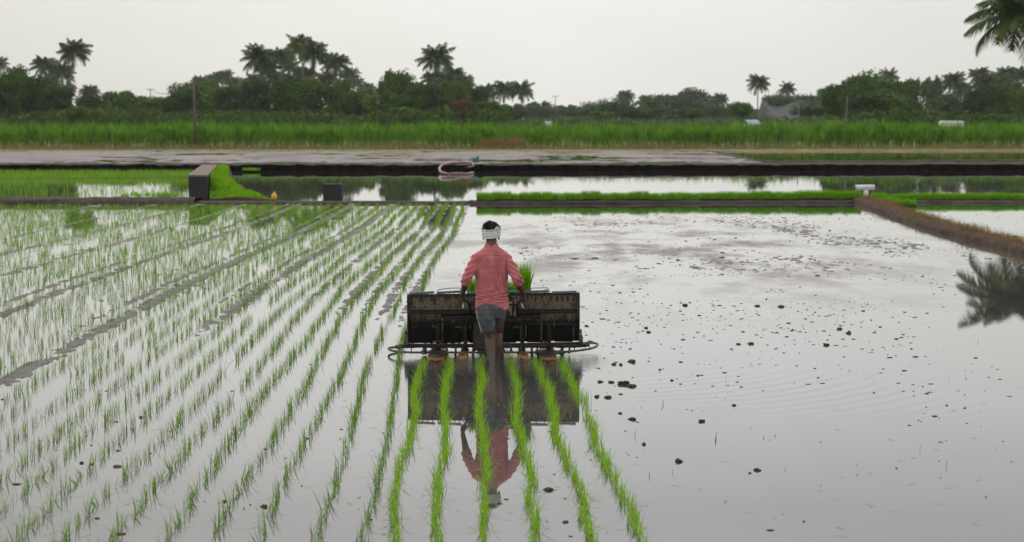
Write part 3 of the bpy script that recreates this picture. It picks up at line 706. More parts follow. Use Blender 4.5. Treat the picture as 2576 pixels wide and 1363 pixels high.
def cane():
    B=[];H=[];Lx=[];A=[];Wd=[]
    for row in range(7):
        n = 720; x = np.linspace(-84, 86, n)+RNG.normal(0,.12,n); y = 131+row*.9+RNG.normal(0,.2,n)+x*.03
        top = 2.62+.5*(fbm(x*.16, x*0+row*.2, 4, 33)-.5)+.7*(fbm(x*1.1, x*0+row, 2, 37)-.5)+np.where(x > 20, .12, 0)
        for lf in range(10):
            keep = RNG.random(n) < (.22 if (lf < 4 and row < 4) else 1)
            z0 = (lf/9.)**.8*(top-1.25)+RNG.normal(0,.05,n); z0 = np.clip(z0, 0, None)
            B.append(np.stack([x+RNG.normal(0,.08,n), y+RNG.normal(0,.08,n), TZ+z0],-1)[keep]); H.append(RNG.uniform(1.0,1.45,n)[keep]); Lx.append(RNG.uniform(.1,.75,n)[keep]); A.append(RNG.uniform(0,6.28,n)[keep]); Wd.append((RNG.uniform(.05,.10,n)*(.3+1.2*fbm(x*.8, x*0+3, 3, 39)))[keep])
    o = grass_obj('sugarcane', np.concatenate(B), np.concatenate(H), np.concatenate(Lx), np.concatenate(A), np.concatenate(Wd), M['cane'], seg=3, curve=.7)
    tag(o, 'tall dense green cane field across the whole middle distance', 'sugarcane', kind='stuff')
    # stalks, bare near the foot
    B=[]
    n = 3200; x = RNG.uniform(-84,86,n); y = 130.8+RNG.uniform(0,1.5,n)+x*.03
    o = grass_obj('cane_stalks', np.stack([x,y,np.full(n,TZ)],-1), RNG.uniform(1.0,1.8,n), RNG.uniform(0,.12,n), RNG.uniform(0,6.28,n), RNG.uniform(.04,.07,n), M['cane'], seg=2)
    tag(o, 'bare brown-green cane stalks at the front edge of the cane field', 'sugarcane', kind='stuff')
cane()

# ------------------------------------------------------------------ palms
def crown_mesh(seed, nf=22, nl=24, lw=.034, up=1.0):
    r = random.Random(seed); mb = MB(); tri = []
    for i in range(nf):
        az = i*2.39996+r.uniform(-.3,.3); q = i/(nf-1)
        el = math.radians(80-105*q**1.0+r.uniform(-10,10)); Lf = r.uniform(.85,1.08)*(.75+.25*min(1, q*3)); bend = math.radians(r.uniform(65,110))*(.7+.3*q)
        p = Vector((0,0,0)); pts = []; K = 12; h = Vector((math.cos(az), math.sin(az), 0)); side = Vector((-h.y, h.x, 0))
        for k in range(K+1):
            pts.append(p.copy()); t = k/K; e = el-bend*t**1.4
            p = p+(h*math.cos(e)+Vector((0,0,1))*math.sin(e))*(Lf/K)
        mb.tube(pts[::2]+[pts[-1]] if False else pts[::3], [.014,.011,.008,.005,.002][:len(pts[::3])], 4)
        for j in range(nl):
            t = .12+.88*(j+.5)/nl; k = min(K-1, int(t*K)); b = pts[k].lerp(pts[k+1], t*K-k); ax = (pts[k+1]-pts[k]).normalized(); nrm = side.cross(ax)
            ll = .34*math.sin(math.pi*min(1, (.18+.80*t)))**.7*r.uniform(.85,1.1)
            for sg in (-1,1):
                d = (side*sg*.75+ax*.55-Vector((0,0,1))*r.uniform(.35,1.0)).normalized()
                wv = ax*lw*.5; m_ = b+d*ll*.5+Vector((0,0,.01)); e_ = b+d*ll-Vector((0,0,ll*.25))
                mb.add([b-wv, b+wv, m_+wv*.9, m_-wv*.9, e_], [(0,1,2,3),(3,2,4)])
    return mb.mesh('crown')
CR = [crown_mesh(s, nf, 30, .032) for s, nf in ((1,30),(2,34),(3,24),(4,31),(5,27))]
for c in CR: c.materials.append(M['palm'])
def trunk_mesh(base, top, r0, r1, bend=0.0, name='trunk', n=8):
    mb = MB(); pts = []; rs = []
    for k in range(9):
        t = k/8; p = Vector(base).lerp(Vector(top), t); p.x += bend*math.sin(math.pi*t); pts.append(p); rs.append((r0+(r1-r0)*t)*(1.35 if k == 0 else 1))
    mb.tube(pts, rs, n); return mb.mesh(name)
def palm(cx, cy, rpx, bx, label, var=None, D=None, Rm=3.6, group='coconut palms behind the cane field', zs=1.0):
    D = D or FPX*Rm/rpx; rpx *= 1.24; D = D/1.0; c = at(cx, cy, D); b = at(bx, 300, D); b.z = TZ-.5
    sc = rpx*D/FPX
    e = empty('palm_tree', (b.x, b.y, b.z))
    me = trunk_mesh((0,0,0), (c.x-b.x, random.uniform(-.5,.5), c.z-b.z), .24, .13, random.uniform(-.4,.4))
    link('trunk', me, M['trunk'], e, True)
    k = random.randrange(len(CR)) if var is None else var
    cr = bpy.data.objects.new('crown', CR[k]); COL.objects.link(cr); cr.parent = e
    cr.location = (c.x-b.x, 0, c.z-b.z); cr.rotation_euler = (random.uniform(-.12,.12), random.uniform(-.12,.12), random.uniform(0,6.28)); cr.scale = (sc, sc, sc*zs)
    tag(e, label, 'palm tree', group)
for a in [
 (186,130,42,172,'tallest palm at the far left with open fronds on a thin trunk'),
 (112,165,34,118,'lower palm left of the tallest far-left palm'),
 (157,182,34,160,'palm with drooping fronds between the two far-left palms'),
 (172,225,24,168,'small low palm below the tallest far-left palm'),
 (225,232,27,225,'bushy round-topped palm standing alone right of the far-left palms'),
 (-4,160,26,0,'palm cut by the left photo edge'),
 (18,205,30,25,'ragged dark palm near the left photo edge'),
 (502,207,24,505,'small palm beside the top of the utility pole'),
 (540,200,24,545,'small palm first right of the utility pole'),
 (566,192,25,566,'small palm second right of the utility pole'),
 (650,145,46,655,'large wide palm left-most of the tall middle group'),
 (708,145,34,712,'narrow palm between the two largest palms of the middle group'),
 (756,118,40,770,'left one of the twin tallest palms in the middle group'),
 (790,135,42,782,'right one of the twin tallest palms in the middle group'),
 (843,160,38,836,'palm right-most of the tall middle group with pale trunk'),
 (690,200,32,690,'lower palm half hidden under the narrow middle palm'),
 (866,215,28,868,'low palm below the right side of the middle group'),
 (898,210,22,898,'small palm top right of the middle group'),
 (925,222,20,925,'smaller palm top just right of the middle group, left of the round tree'),
 (1098,148,46,1082,'tall lone palm with leaning trunk at mid frame'),
 (1124,205,34,1120,'lower palm tucked right under the lone tall palm'),
 (1158,215,34,1158,'bushy palm right of the lone tall palm'),
 (1062,225,26,1060,'low palm left of the leaning palm trunk'),
 (1186,235,24,1186,'small drooping palm left of the row of three thin palms'),
 (1225,232,30,1222,'left palm of the three thin palms at the gap'),
 (1270,225,32,1268,'middle palm of the three thin palms at the gap'),
 (1312,228,32,1312,'right palm of the three thin palms at the gap'),
 (1574,243,24,1574,'far pointed palm left of the big rounded tree'),
 (1622,250,17,1622,'tiny far palm left of the rounded tree, second after the pointed one'),
 (1664,250,17,1664,'tiny far palm at the left foot of the rounded tree'),
 (1810,250,23,1808,'far palm with thin trunk right of the rounded tree'),
 (1908,208,30,1911,'open star-shaped palm before the grey hillock'),
 (1980,225,25,1980,'smaller palm over the grey hillock, right of the star-shaped palm'),
 (2078,236,23,2080,'low palm at the left side of the big dark tree clump'),
 (2237,192,27,2237,'palm rising out of the top of the big dark tree clump'),
 (2300,215,24,2300,'small palm at the right shoulder of the big dark tree clump'),
 (2398,205,34,2396,'palm with upright crown between the dark clump and the right group'),
 (2482,212,36,2480,'left palm of the dense right-hand group'),
 (2510,205,34,2512,'second palm of the dense right-hand group'),
 (2548,225,30,2540,'third palm of the dense right-hand group, before the photo edge'),
 (62,222,26,64,'small palm among the dark trees at the far left'),
 (622,222,28,622,'low palm left below the wide left palm of the middle group'),
 (735,205,32,733,'low dense palm beneath the twin tallest palms'),
 (806,222,30,808,'low palm right beneath the twin tallest palms'),
 (955,238,22,955,'small palm at the left foot of the round-topped tree'),
 (1012,262,24,1012,'short palm in front of the round-topped tree'),
 (1142,250,24,1142,'short palm by the small reddish tree'),
 (1205,262,20,1205,'short palm at the foot of the three thin palms'),
 (2345,222,24,2345,'thin palm between the dark clump and the upright palm'),
 (2440,248,24,2440,'short palm between the upright palm and the right group'),
 (672,175,34,674,'palm crown set back between the wide left palm and the narrow palm'),
 (728,170,30,726,'palm behind the gap between the narrow palm and the twin palms'),
 (640,205,30,640,'palm in the trees under the left side of the wide left palm'),
 (768,190,34,768,'palm crown directly below the left twin palm'),
 (822,200,30,824,'palm crown between the right twin palm and the pale-trunked palm'),
 (880,190,26,880,'palm looking out behind the pale-trunked palm'),
 (1088,200,30,1084,'palm crown low on the leaning trunk of the lone palm'),
 (1140,190,32,1138,'palm leaning out right from below the lone tall palm'),
 (130,205,28,132,'low palm below the gap between the two left far-left palms'),
 (40,190,30,42,'palm over the dark trees near the left photo edge'),
 (205,262,18,205,'tiny palm at the left foot of the lone round-topped palm'),
 (480,225,24,478,'low palm on the left side of the utility pole'),
 (590,210,24,590,'palm between the pole group and the wide left palm'),
 (1168,208,28,1170,'palm right above the small reddish tree'),
 (2150,205,22,2150,'small palm over the left dome of the big dark clump'),
 (2420,225,28,2420,'low palm just right of the upright palm'),
 (2465,190,30,2463,'palm at the upper left of the dense right-hand group'),
 (2530,190,32,2528,'tall middle palm of the dense right-hand group'),
 (2562,235,28,2560,'low palm at the right photo edge among the dark trees'),
 (2570,190,30,2566,'palm at the right photo edge under the big overhanging crown')]:
    palm(*a)
# the near palm leaning in at the right
bigc = crown_mesh(11, 30, 46, .024); bigc.materials.append(M['palm'])
D = 118; c = at(2580, 36, D); b = at(2700, 370, D); b.z = TZ-.1
e = empty('palm_tree', b); link('trunk', trunk_mesh((0,0,0), (c.x-b.x,0,c.z-b.z), .30, .16, .6), M['trunk'], e, True)
cr = bpy.data.objects.new('crown', bigc); COL.objects.link(cr); cr.parent = e; cr.location = (c.x-b.x,0,c.z-b.z); sc = 178*D/FPX; cr.scale = (sc,sc,sc*.80); cr.rotation_euler = (0,.05,.4)
tag(e, 'largest palm, its dark crown reaching in at the top right corner', 'palm tree', None)

# ------------------------------------------------------------------ broadleaf trees
def leafcrown(seed, n=5200, lobes=16, size=.062, flat=.8, gap=.0):
    r = np.random.default_rng(seed); C = []
    for i in range(lobes):
        a = r.uniform(0, 6.28); z = r.uniform(-.6,.62); rr = math.sqrt(max(0, 1-z*z))*r.uniform(.25,.68)
        C.append((math.cos(a)*rr, math.sin(a)*rr, z*flat, r.uniform(.18,.42)))
    C = np.array(C); k = r.integers(0, lobes, n); d = r.normal(0,1,(n,3)); d /= np.linalg.norm(d,axis=1)[:,None]
    d[:,2] = np.where(r.random(n) < .5, np.abs(d[:,2]), d[:,2])
    rad = C[k,3]*(1-.45*r.random(n)**2.2); rad = rad*(1+.35*r.random(n)**6); c = C[k,:3]+d*rad[:,None]
    nrm = d+r.normal(0,.55,(n,3)); nrm /= np.linalg.norm(nrm,axis=1)[:,None]
    t = np.cross(nrm, r.normal(0,1,(n,3))); t /= np.linalg.norm(t,axis=1)[:,None]; bt = np.cross(nrm, t)
    s = (r.uniform(.5,1.2,n)*size)[:,None]
    V = np.stack([c-t*s-bt*s*.45, c+t*s*.2-bt*s*.6, c+t*s+bt*s*.3, c-t*s*.3+bt*s*.6], 1).reshape(-1,3)
    F = np.arange(4*n).reshape(n,4); return np_mesh('crown', V, F)
TC = {}
for mk in ('tree_a','tree_b','tree_far','tree_red'):
    TC[mk] = []
    for s in range(1 if mk == 'tree_red' else 3):
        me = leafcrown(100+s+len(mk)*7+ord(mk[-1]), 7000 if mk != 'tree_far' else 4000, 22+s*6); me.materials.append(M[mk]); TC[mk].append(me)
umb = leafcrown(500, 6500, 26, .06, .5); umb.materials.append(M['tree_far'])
def tree(x0, x1, ytop, D, mk, label, ybot=312, cat='tree', crown=None, group='trees behind the cane field', name='tree'):
    x0 -= 8; x1 += 8; ytop -= (13 if (x0 < 1240 or x1 > 2060) and mk != 'tree_red' else 4); xm = (x0+x1)/2; t = at(xm, ytop, D); b = at(xm, ybot, D); zb = b.z; zt = t.z; hw = (x1-x0)/2*D/FPX
    e = empty(name, (t.x, t.y, TZ-.4)); zc = (zt+zb)/2-(TZ-.4)
    mb = MB(); top = zc+(zt-zb)*.1; rr = max(.15, hw*.07)
    mb.tube([(0,0,0),(.1,0,top*.5),(0,.1,top)], [rr,rr*.8,rr*.45], 8)
    for k in range(4):
        a = k*1.6+.4; mb.tube([(0,0,top*.55),(math.cos(a)*hw*.3, math.sin(a)*hw*.3, top*.85),(math.cos(a)*hw*.6, math.sin(a)*hw*.6, top*1.05)], [rr*.5,rr*.35,rr*.15], 6)
    mb.build('trunk', M['trunk'], e, True)
    cr = bpy.data.objects.new('crown', crown or random.choice(TC[mk])); COL.objects.link(cr); cr.parent = e
    cr.location = (0,0,zc); cr.scale = (hw*1.08, hw*.9, (zt-zb)/2*1.12); cr.rotation_euler = (0,0,random.choice((0,3.14))+random.uniform(-.3,.3))
    tag(e, label, cat, group)
for a in [
 (-40,60,205,215,'tree_a','dark rounded tree at the left photo edge'),
 (30,130,192,225,'tree_a','tall dark tree under the lower far-left palm'),
 (95,200,225,220,'tree_a','dark bushy tree under the far-left palms'),
 (5,75,175,260,'tree_a','thin-topped dark tree standing up behind the far-left trees'),
 (165,216,276,190,'tree_b','small bright round bush at the foot of the far-left trees', 310),
 (190,262,245,240,'tree_a','dark tree below the lone round-topped palm'),
 (248,342,234,260,'tree_b','rounded green tree right of the lone round-topped palm'),
 (325,430,248,270,'tree_b','low wide tree in the dip, second right of the round-topped palm'),
 (415,500,222,250,'tree_a','tree rising just left of the utility pole'),
 (470,570,205,260,'tree_b','leafy tree behind the top of the utility pole'),
 (540,625,225,250,'tree_a','dark tree between the pole and the middle palms'),
 (600,700,205,240,'tree_a','dark tree under the wide left palm of the middle group'),
 (680,770,198,235,'tree_a','tall dark tree under the twin tallest palms'),
 (745,830,205,240,'tree_b','green tree under the right one of the twin palms'),
 (810,890,215,235,'tree_a','dark tree beneath the palm with the pale trunk'),
 (870,960,228,240,'tree_b','low green tree right of the middle palm group'),
 (945,1045,178,245,'tree_b','high round-topped tree left of the lone tall palm'),
 (960,1060,245,215,'tree_a','dark low tree in front of the round-topped tree'),
 (1035,1110,215,240,'tree_a','dark tree around the leaning trunk of the lone palm'),
 (1090,1180,205,245,'tree_b','tree right behind the leaning palm trunk'),
 (1160,1225,225,250,'tree_a','dark tree left of the three thin palms'),
 (1138,1192,254,205,'tree_red','small reddish-brown tree among the green at mid frame', 305),
 (1195,1260,262,215,'tree_b','small green tree below the left of the three thin palms', 305),
 (1240,1340,268,300,'tree_far','pale low trees behind the three thin palms', 308),
 (1320,1400,252,420,'tree_far','pale far tree right of the three thin palms', 308),
 (1385,1470,262,400,'tree_far','pale low far tree at the lowest dip of the skyline', 308),
 (1455,1530,256,380,'tree_far','far tree right of the lowest dip of the skyline', 308),
 (1505,1600,246,360,'tree_far','far tree under the pointed far palm', 308),
 (1485,1545,280,240,'tree_b','small dark bush behind the cane left of the rounded tree', 306),
 (1590,1680,240,370,'tree_far','far tree at the left flank of the rounded tree', 308),
 (1735,1830,245,380,'tree_far','far tree at the right flank of the rounded tree', 308),
 (1800,1890,258,400,'tree_far','low far tree right of the far thin-trunked palm', 308),
 (1838,1892,258,260,'tree_b','small round dark bush left of the star-shaped palm', 300),
 (1700,1770,272,270,'tree_b','bright low bush below the rounded tree', 305),
 (1560,1640,270,300,'tree_a','dark low bush left below the rounded tree', 305),
 (1988,2100,262,300,'tree_far','low pale bushes before the grey hillock', 306),
 (2072,2160,215,235,'tree_a','left dome of the big dark tree clump'),
 (2120,2250,188,240,'tree_b','highest middle dome of the big dark tree clump'),
 (2215,2325,205,235,'tree_a','right dome of the big dark tree clump'),
 (2110,2300,235,222,'tree_a','dark front of the big tree clump'),
 (2320,2378,190,270,'tree_far','thin bluish tree between the dark clump and the upright palm'),
 (2330,2440,240,260,'tree_far','blue-green bushy tree below the upright palm'),
 (2425,2500,222,250,'tree_a','dark tree at the left of the right-hand palm group'),
 (2480,2570,215,245,'tree_a','dark tree inside the right-hand palm group'),
 (2545,2640,225,240,'tree_b','green tree at the right photo edge')]:
    x0,x1,yt,D_,mk,lb = a[:6]; tree(x0,x1,yt,D_,mk,lb,*(a[6:]))
tree(1655,1785,212,430,'tree_far','big umbrella-shaped tree rising above the far skyline right of centre',312,crown=umb)
# far woodland mass closing the skyline
def woodland():
    n = 26000; x = RNG.uniform(-230,230,n); y = RNG.uniform(430,520,n)
    top = 6.0+3.2*(fbm(x*.03, y*.02, 4, 91)-.3)+2.2*(fbm(x*.14, y*.1, 3, 92)-.5)
    z = TZ+top*RNG.random(n)**.5
    c = np.stack([x,y,z],-1); d = RNG.normal(0,1,(n,3)); d /= np.linalg.norm(d,axis=1)[:,None]; t = np.cross(d, RNG.normal(0,1,(n,3))); t /= np.linalg.norm(t,axis=1)[:,None]; b = np.cross(d,t)
    s = RNG.uniform(.5,1.3,n)[:,None]
    V = np.stack([c-t*s-b*s*.6, c+t*s-b*s*.6, c+t*s*.8+b*s*.6, c-t*s+b*s*.7],1).reshape(-1,3)
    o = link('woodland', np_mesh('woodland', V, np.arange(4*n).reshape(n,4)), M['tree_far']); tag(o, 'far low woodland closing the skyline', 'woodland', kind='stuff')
woodland()
def undergrowth(name, n, xr, D0, D1, h0, m, label, seed):
    x = RNG.uniform(xr[0], xr[1], n); y = RNG.uniform(D0, D1, n); top = h0*(.55+.9*fbm(x*.09, y*.05, 4, seed)); z = TZ+top*RNG.random(n)**.6
    c = np.stack([x,y,z],-1); d = RNG.normal(0,1,(n,3)); d /= np.linalg.norm(d,axis=1)[:,None]; t = np.cross(d, RNG.normal(0,1,(n,3))); t /= np.linalg.norm(t,axis=1)[:,None]; b = np.cross(d,t); s = RNG.uniform(.15,.4,n)[:,None]
    V = np.stack([c-t*s-b*s*.6, c+t*s-b*s*.6, c+t*s*.8+b*s*.6, c-t*s+b*s*.7],1).reshape(-1,3)
    o = link(name, np_mesh(name, V, np.arange(4*n).reshape(n,4)), m); tag(o, label, 'undergrowth', kind='stuff')
undergrowth('undergrowth', 16000, (-95,0), 200, 235, 3.8, M['tree_a'], 'dark tangled undergrowth under the trees on the left half', 61)
undergrowth('undergrowth', 8000, (46,90), 200, 225, 3.6, M['tree_a'], 'dark undergrowth under the trees at the right', 62)
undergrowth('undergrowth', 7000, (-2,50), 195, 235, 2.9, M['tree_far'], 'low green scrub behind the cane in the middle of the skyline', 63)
# grey hillock
def hillock():
    c = at(2020, 300, 390); mb = MB(); nx, ny = 60, 14; V = []; F = []
    w_ = 92*390/FPX*1.0; hgt = at(2020,238,390).z
    for j in range(ny):
        for i in range(nx):
            u = -1+2*i/(nx-1); v = j/(ny-1)
            prof = float(sm(1.0,.78,np.array(abs(u+.0))))*(.9+.1*math.sin(u*5+1))
            hh = hgt*prof*min(1, (v*1.35))**.45*(1 if v < .85 else (1-v)/.15) + random.uniform(-.12,.12)
            V.append((u*w_*1.05, v*26, max(-.5, hh)))
    for j in range(ny-1):
        for i in range(nx-1): F.append((j*nx+i, j*nx+i+1, (j+1)*nx+i+1, (j+1)*nx+i))
    mb.add(V, F); o = mb.build('hillock', M['grey_hill'], None, True); o.location = (c.x, 385, 0); tag(o, kind='structure')
    n = 2600; x = RNG.uniform(-w_*.8,w_*.8,n); y = RNG.uniform(14,24,n); z = hgt*.84+RNG.normal(.1,.55,n)
    o2 = grass_obj('hill_scrub', np.stack([x,y,z],-1), RNG.uniform(.5,1.3,n), RNG.uniform(.1,.9,n), RNG.uniform(0,6.28,n), np.full(n,.5), M['tree_far'], seg=2); o2.location = (c.x,385,0)
    tag(o2, 'thin green scrub on the top of the grey hillock', 'scrub', kind='stuff')
hillock()
# poles, wires, sheds, van
def pole(x, ytop, D, label, r=.12, arm=True, m='pole'):
    t = at(x, ytop, D); e = empty('utility_pole', (t.x, D, TZ-.3)); H = t.z-TZ+.3
    mb = MB(); mb.tube([(0,0,0),(0,0,H*.5),(0,0,H)], [r*1.2,r,r*.75], 10); mb.build('post', M[m], e, True)
    if arm:
        mb = MB(); mb.beam((-.7,0,H-.25),(.7,0,H-.25), .09,.09); mb.build('crossarm', M[m], e)
        for q in (-.6,0,.6):
            mb = MB(); mb.tube([(q,0,H-.2),(q,0,H-.08),(q,0,H+.02)], [.05,.07,.03], 8); mb.build('insulator', M['wire'], e, True)
    tag(e, label, 'pole'); return Vector((t.x, D, H+TZ-.3))
p1 = pole(488, 205, 129.3, 'weathered utility pole standing before the cane field on the left', .12)
p2 = pole(-120, 262, 330, 'far utility pole at the end of the wires, past the left photo edge', .15)
p3 = pole(378, 222, 300, 'thin distant pole above the low trees left of the near utility pole', .10)
p4 = pole(1397, 240, 330, 'thin distant pole at the skyline dip right of the three thin palms', .10)
pole(2010, 252, 200, 'pale slim post rising from the cane before the grey hillock', .09, False, 'trunk')
pole(2131, 243, 190, 'pale slim post in front of the big dark tree clump', .09, False, 'trunk')
for q in (-.6,0,.6):
    mb = MB(); pts = []
    a = p1+Vector((q,0,-.05)); b = p3+Vector((q,0,-.05))
    for k in range(13):
        t = k/12; v = a.lerp(b, t); v.z -= 2.2*4*t*(1-t)*.5; pts.append(v)
    mb.tube(pts, .022, 5); o = mb.build('power_line', M['wire']); tag(o, 'thin power line sagging left from the near utility pole', 'cable', 'power lines from the utility pole')
def shed(x0, x1, ytop, D, label):
    a = at(x0, ytop, D); b = at(x1, ytop, D); w_ = (b.x-a.x)/2; H = a.z-TZ; e = empty('shed', ((a.x+b.x)/2, D, TZ))
    mb = MB(); mb.box((-w_*.94,0,0),(w_*.94,4,H-.5)); mb.build('wall', M['wall'], e)
    mb = MB(); mb.add([(-w_,-.3,H-.55),(w_,-.3,H-.55),(w_,2,H),(-w_,2,H),(w_,4.3,H-.55),(-w_,4.3,H-.55)], [(0,1,2,3),(3,2,4,5)])
    r_ = mb.build('roof', M['blue_roof'], e); s = r_.modifiers.new('s','SOLIDIFY'); s.thickness = .06
    mb = MB(); mb.box((-.4,-.04,0),(.4,-.002,1.9)); mb.build('door', M['trunk'], e)
    tag(e, label, 'shed')
shed(1882, 1914, 301, 175, 'small shed with a pale blue roof behind the cane at the star-shaped palm')
shed(1372, 1390, 305, 180, 'little blue-roofed shed behind the cane near the skyline dip')
def van(x, D):
    a = at(x, 303.5, D); e = empty('parked_van', (a.x, D, TZ)); H = a.z-TZ; L = 1.7
    mb = MB(); prof = [(-L,.45),(-L,1.2),(-L*.93,1.45),(-L*.62,H-.08),(-L*.5,H),(L*.9,H),(L,H-.15),(L,.45)]
    v = [(x_,-.85,z) for x_,z in prof]+[(x_,.85,z) for x_,z in prof]; n = len(prof)
    mb.add(v, [tuple(range(n)), tuple(range(2*n-1,n-1,-1))]+[(i,i+n,(i+1)%n+n,(i+1)%n) for i in range(n)]); mb.build('body', M['white_paint'], e, bevel=.05)
    for q in (-1.05,1.05):
        for s in (-.78,.78):
            mb = MB(); mb.tube([(q,s-.1,.33),(q,s+.1,.33)], .33, 16); mb.build('wheel', M['rubber'], e)
    for (u0,u1) in ((-1.0,-.4),(-.3,.5),(.6,1.3)):
        mb = MB(); mb.box((u0,-.862,1.25),(u1,-.853,H-.75)); mb.build('window', M['glass'], e)
    tag(e, 'white van whose roof shows above the cane below the upright palm on the right', 'van')
van(2388, 185)
hz = MB(); hz.box((-1050,-80,-1.4),(1050,1150,30))
m, nt, out = newmat('haze'); pv = N(nt, 'ShaderNodeVolumePrincipled'); pv.inputs['Color'].default_value = (.95,.97,.99,1); pv.inputs['Density'].default_value = .00016; pv.inputs['Anisotropy'].default_value = .2
nt.links.new(pv.outputs[0], out.inputs['Volume']); o = hz.build('haze', m); tag(o, 'faint pale haze over the fields and far trees', 'haze', kind='stuff')

# ------------------------------------------------------------------ mud clods and bits
def clodmesh(seed, name='mud_clod'):
    bm = bmesh.new(); bmesh.ops.create_icosphere(bm, subdivisions=4, radius=1); r = random.Random(seed); ox = r.uniform(0,50)
    for v in bm.verts:
        q = v.co
        n1 = float(fbm(np.array([q.x*1.6+ox+q.z*2]), np.array([q.y*1.6+ox]), 3, seed)[0]); n2 = float(fbm(np.array([q.x*5+ox]), np.array([q.y*5+q.z*4]), 3, seed+3)[0])
        s = .30+1.15*n1+.75*(n2-.5); v.co = Vector((q.x*s, q.y*s*.75, q.z*s*.42))
    me = bpy.data.meshes.new(name); bm.to_mesh(me); bm.free(); me.materials.append(M['clod']); return me
CL = [clodmesh(s) for s in range(6)]
clods = [(1723,768,26),(1965,772,30),(1905,770,20),(2112,828,22),(2135,838,28),(2080,868,26),(1890,865,26),(1858,866,18),(1545,917,22),(1590,910,30),(1562,918,20),(1570,965,44),(1590,972,36),(1538,962,24),(1530,1000,30),(1502,998,24),
 (1590,1055,26),(1708,1161,36),(1905,1183,28),(1886,1190,12),(1380,1233,36),(1765,1060,26),(1620,1118,22),(1625,825,18),(1632,836,20),(1846,1020,20),(1660,930,12),(1690,957,12),(1510,961,20),(1755,945,12),(1560,1040,16),
 (1255,953,20),(1205,1168-60,10),(665,1275,26),(565,1262,20),(355,1050,18),(205,1165,20),(232,1168,14),(2022,1312,10),(2255,1178,8),(1475,820,14),(2480,1250,8),(2382,1020,9),(2198,988,8)]
regions = lambda x, y: ('right of the rows' if x > 1480 else 'among the new rows' if x > 1000 else 'among the old rows')
for i, (x, y, wpx) in enumerate(clods):
    p = g(x, y); s = wpx/2*p.y/FPX*.72; o = bpy.data.objects.new('mud_clod', CL[i % 6]); COL.objects.link(o); o.location = (p.x,p.y,.004); o.scale = (s,s,s*1.05); o.rotation_euler = (0,0,random.uniform(0,6.28))
    sz = 'big' if wpx > 27 else 'middling' if wpx > 17 else 'small'
    dist = 'level with the machine' if 850 < y < 940 else 'beyond the machine' if y <= 850 else 'just nearer than the machine' if y < 1080 else 'near the photo bottom'
    tag(o, '%s dark mud clod %s, %s' % (sz, dist, regions(x,y)), 'mud clod', '%s mud clods %s' % (sz, dist+' '+regions(x,y)))
def bits():
    Vs=[];Fs=[];off=0
    base = [np.array([v.co for v in m.vertices]) for m in (clodmesh(30,'t1'), clodmesh(31,'t2'))]
    bm = bmesh.new(); bmesh.ops.create_icosphere(bm, subdivisions=2, radius=1); bm.verts.ensure_lookup_table()
    bv = np.array([v.co for v in bm.verts]); bf = np.array([[v.index for v in f.verts] for f in bm.faces]); bm.free()
    for i in range(4200):
        y = 530+820*random.random()**1.6; x = random.uniform(1230, 2576)
        p = g(x, y)
        d = float(fbm(np.array([p.x*.7+5]), np.array([p.y*.35]), 3, 13)[0])
        xr = RX.dot(p); 
        lim = .10 if y > 1000 else (.20 if y > 880 else .62)
        if random.random() > sm(.38,.62,np.array(d))*lim*1.6: continue
        if y > 1080 and random.random() < .6: continue
        # keep to the left of the side bund
        s = abs(random.gauss(0,1))*.0048*(1 if y > 700 else 1.6)+.002
        v = bv*(.7+.6*RNG.random((len(bv),1)))*np.array([s*random.uniform(1,3.2), s*.9, s*random.uniform(.25,.8)])+np.array([p.x,p.y,.002]); Vs.append(v); Fs.append(bf+off); off += len(v)
    for i in range(45):
        y = 900+460*random.random(); x = random.uniform(0,1500); p = g(x,y); s = abs(random.gauss(0,1))*.006+.003
        v = bv*(.7+.6*RNG.random((len(bv),1)))*np.array([s*random.uniform(1,2.4), s, s*.6])+np.array([p.x,p.y,.002]); Vs.append(v); Fs.append(bf+off); off += len(v)
    o = link('mud_bits', np_mesh('mud_bits', np.concatenate(Vs), np.concatenate(Fs)), M['clod']); tag(o, 'scattered small mud crumbs floating on the shallow water', 'mud', kind='stuff')
bits()
# floating straws and fallen leaves
n = 210; bx = []; 
for i in range(n):
    x = random.uniform(0,1450) if i < 150 else random.uniform(1450,2500); y = 900+460*random.random()**.8; p = g(x,y); bx.append((p.x,p.y,.004))
V, F4, F3 = blades(np.array(bx), RNG.uniform(.04,.13,n), np.full(n,1.0), RNG.uniform(0,6.28,n), RNG.uniform(.005,.010,n), 3, .5)
V[:,2] = .004+np.abs(V[:,2]-.004)*.03
o = link('floating_straw', mixmesh('floating_straw', V, F4, F3), M['straw']); tag(o, 'loose straws and fallen leaves floating flat on the water', 'straw', kind='stuff')
n = 34; bx = []
for i in range(n):
    p = g(random.uniform(1480,2560), 640+560*random.random()); bx.append((p.x,p.y,-.01))
o = grass_obj('stubble', np.array(bx), RNG.uniform(.03,.09,n), RNG.uniform(0,.5,n), RNG.uniform(0,6.28,n), np.full(n,.007), M['clod'], seg=2); tag(o, 'short dark stubs of old straw standing in the open water', 'stubble', kind='stuff')

# ------------------------------------------------------------------ the rice transplanter
MR = P(948, 1168, 15.9); MR.z = 0
T = empty('rice_transplanter', MR); tag(T, 'mud-caked walk-behind rice transplanter with a wide ribbed seedling tray', 'rice transplanter')
def Dp(cy): return 15.70+.28*(cy-680)/395.0
def Q(cx, cy, dD=0.0, D=None):            # point on (or dD in front of) the tray's back, relative to the machine
    return P(cx, cy, (Dp(cy) if D is None else D)-dD)-MR
up_ = (Q(948,700)-Q(948,1000)).normalized(); nrm_ = Vector((0,-up_.z,up_.y)).normalized()
if nrm_.y > 0: nrm_ = -nrm_
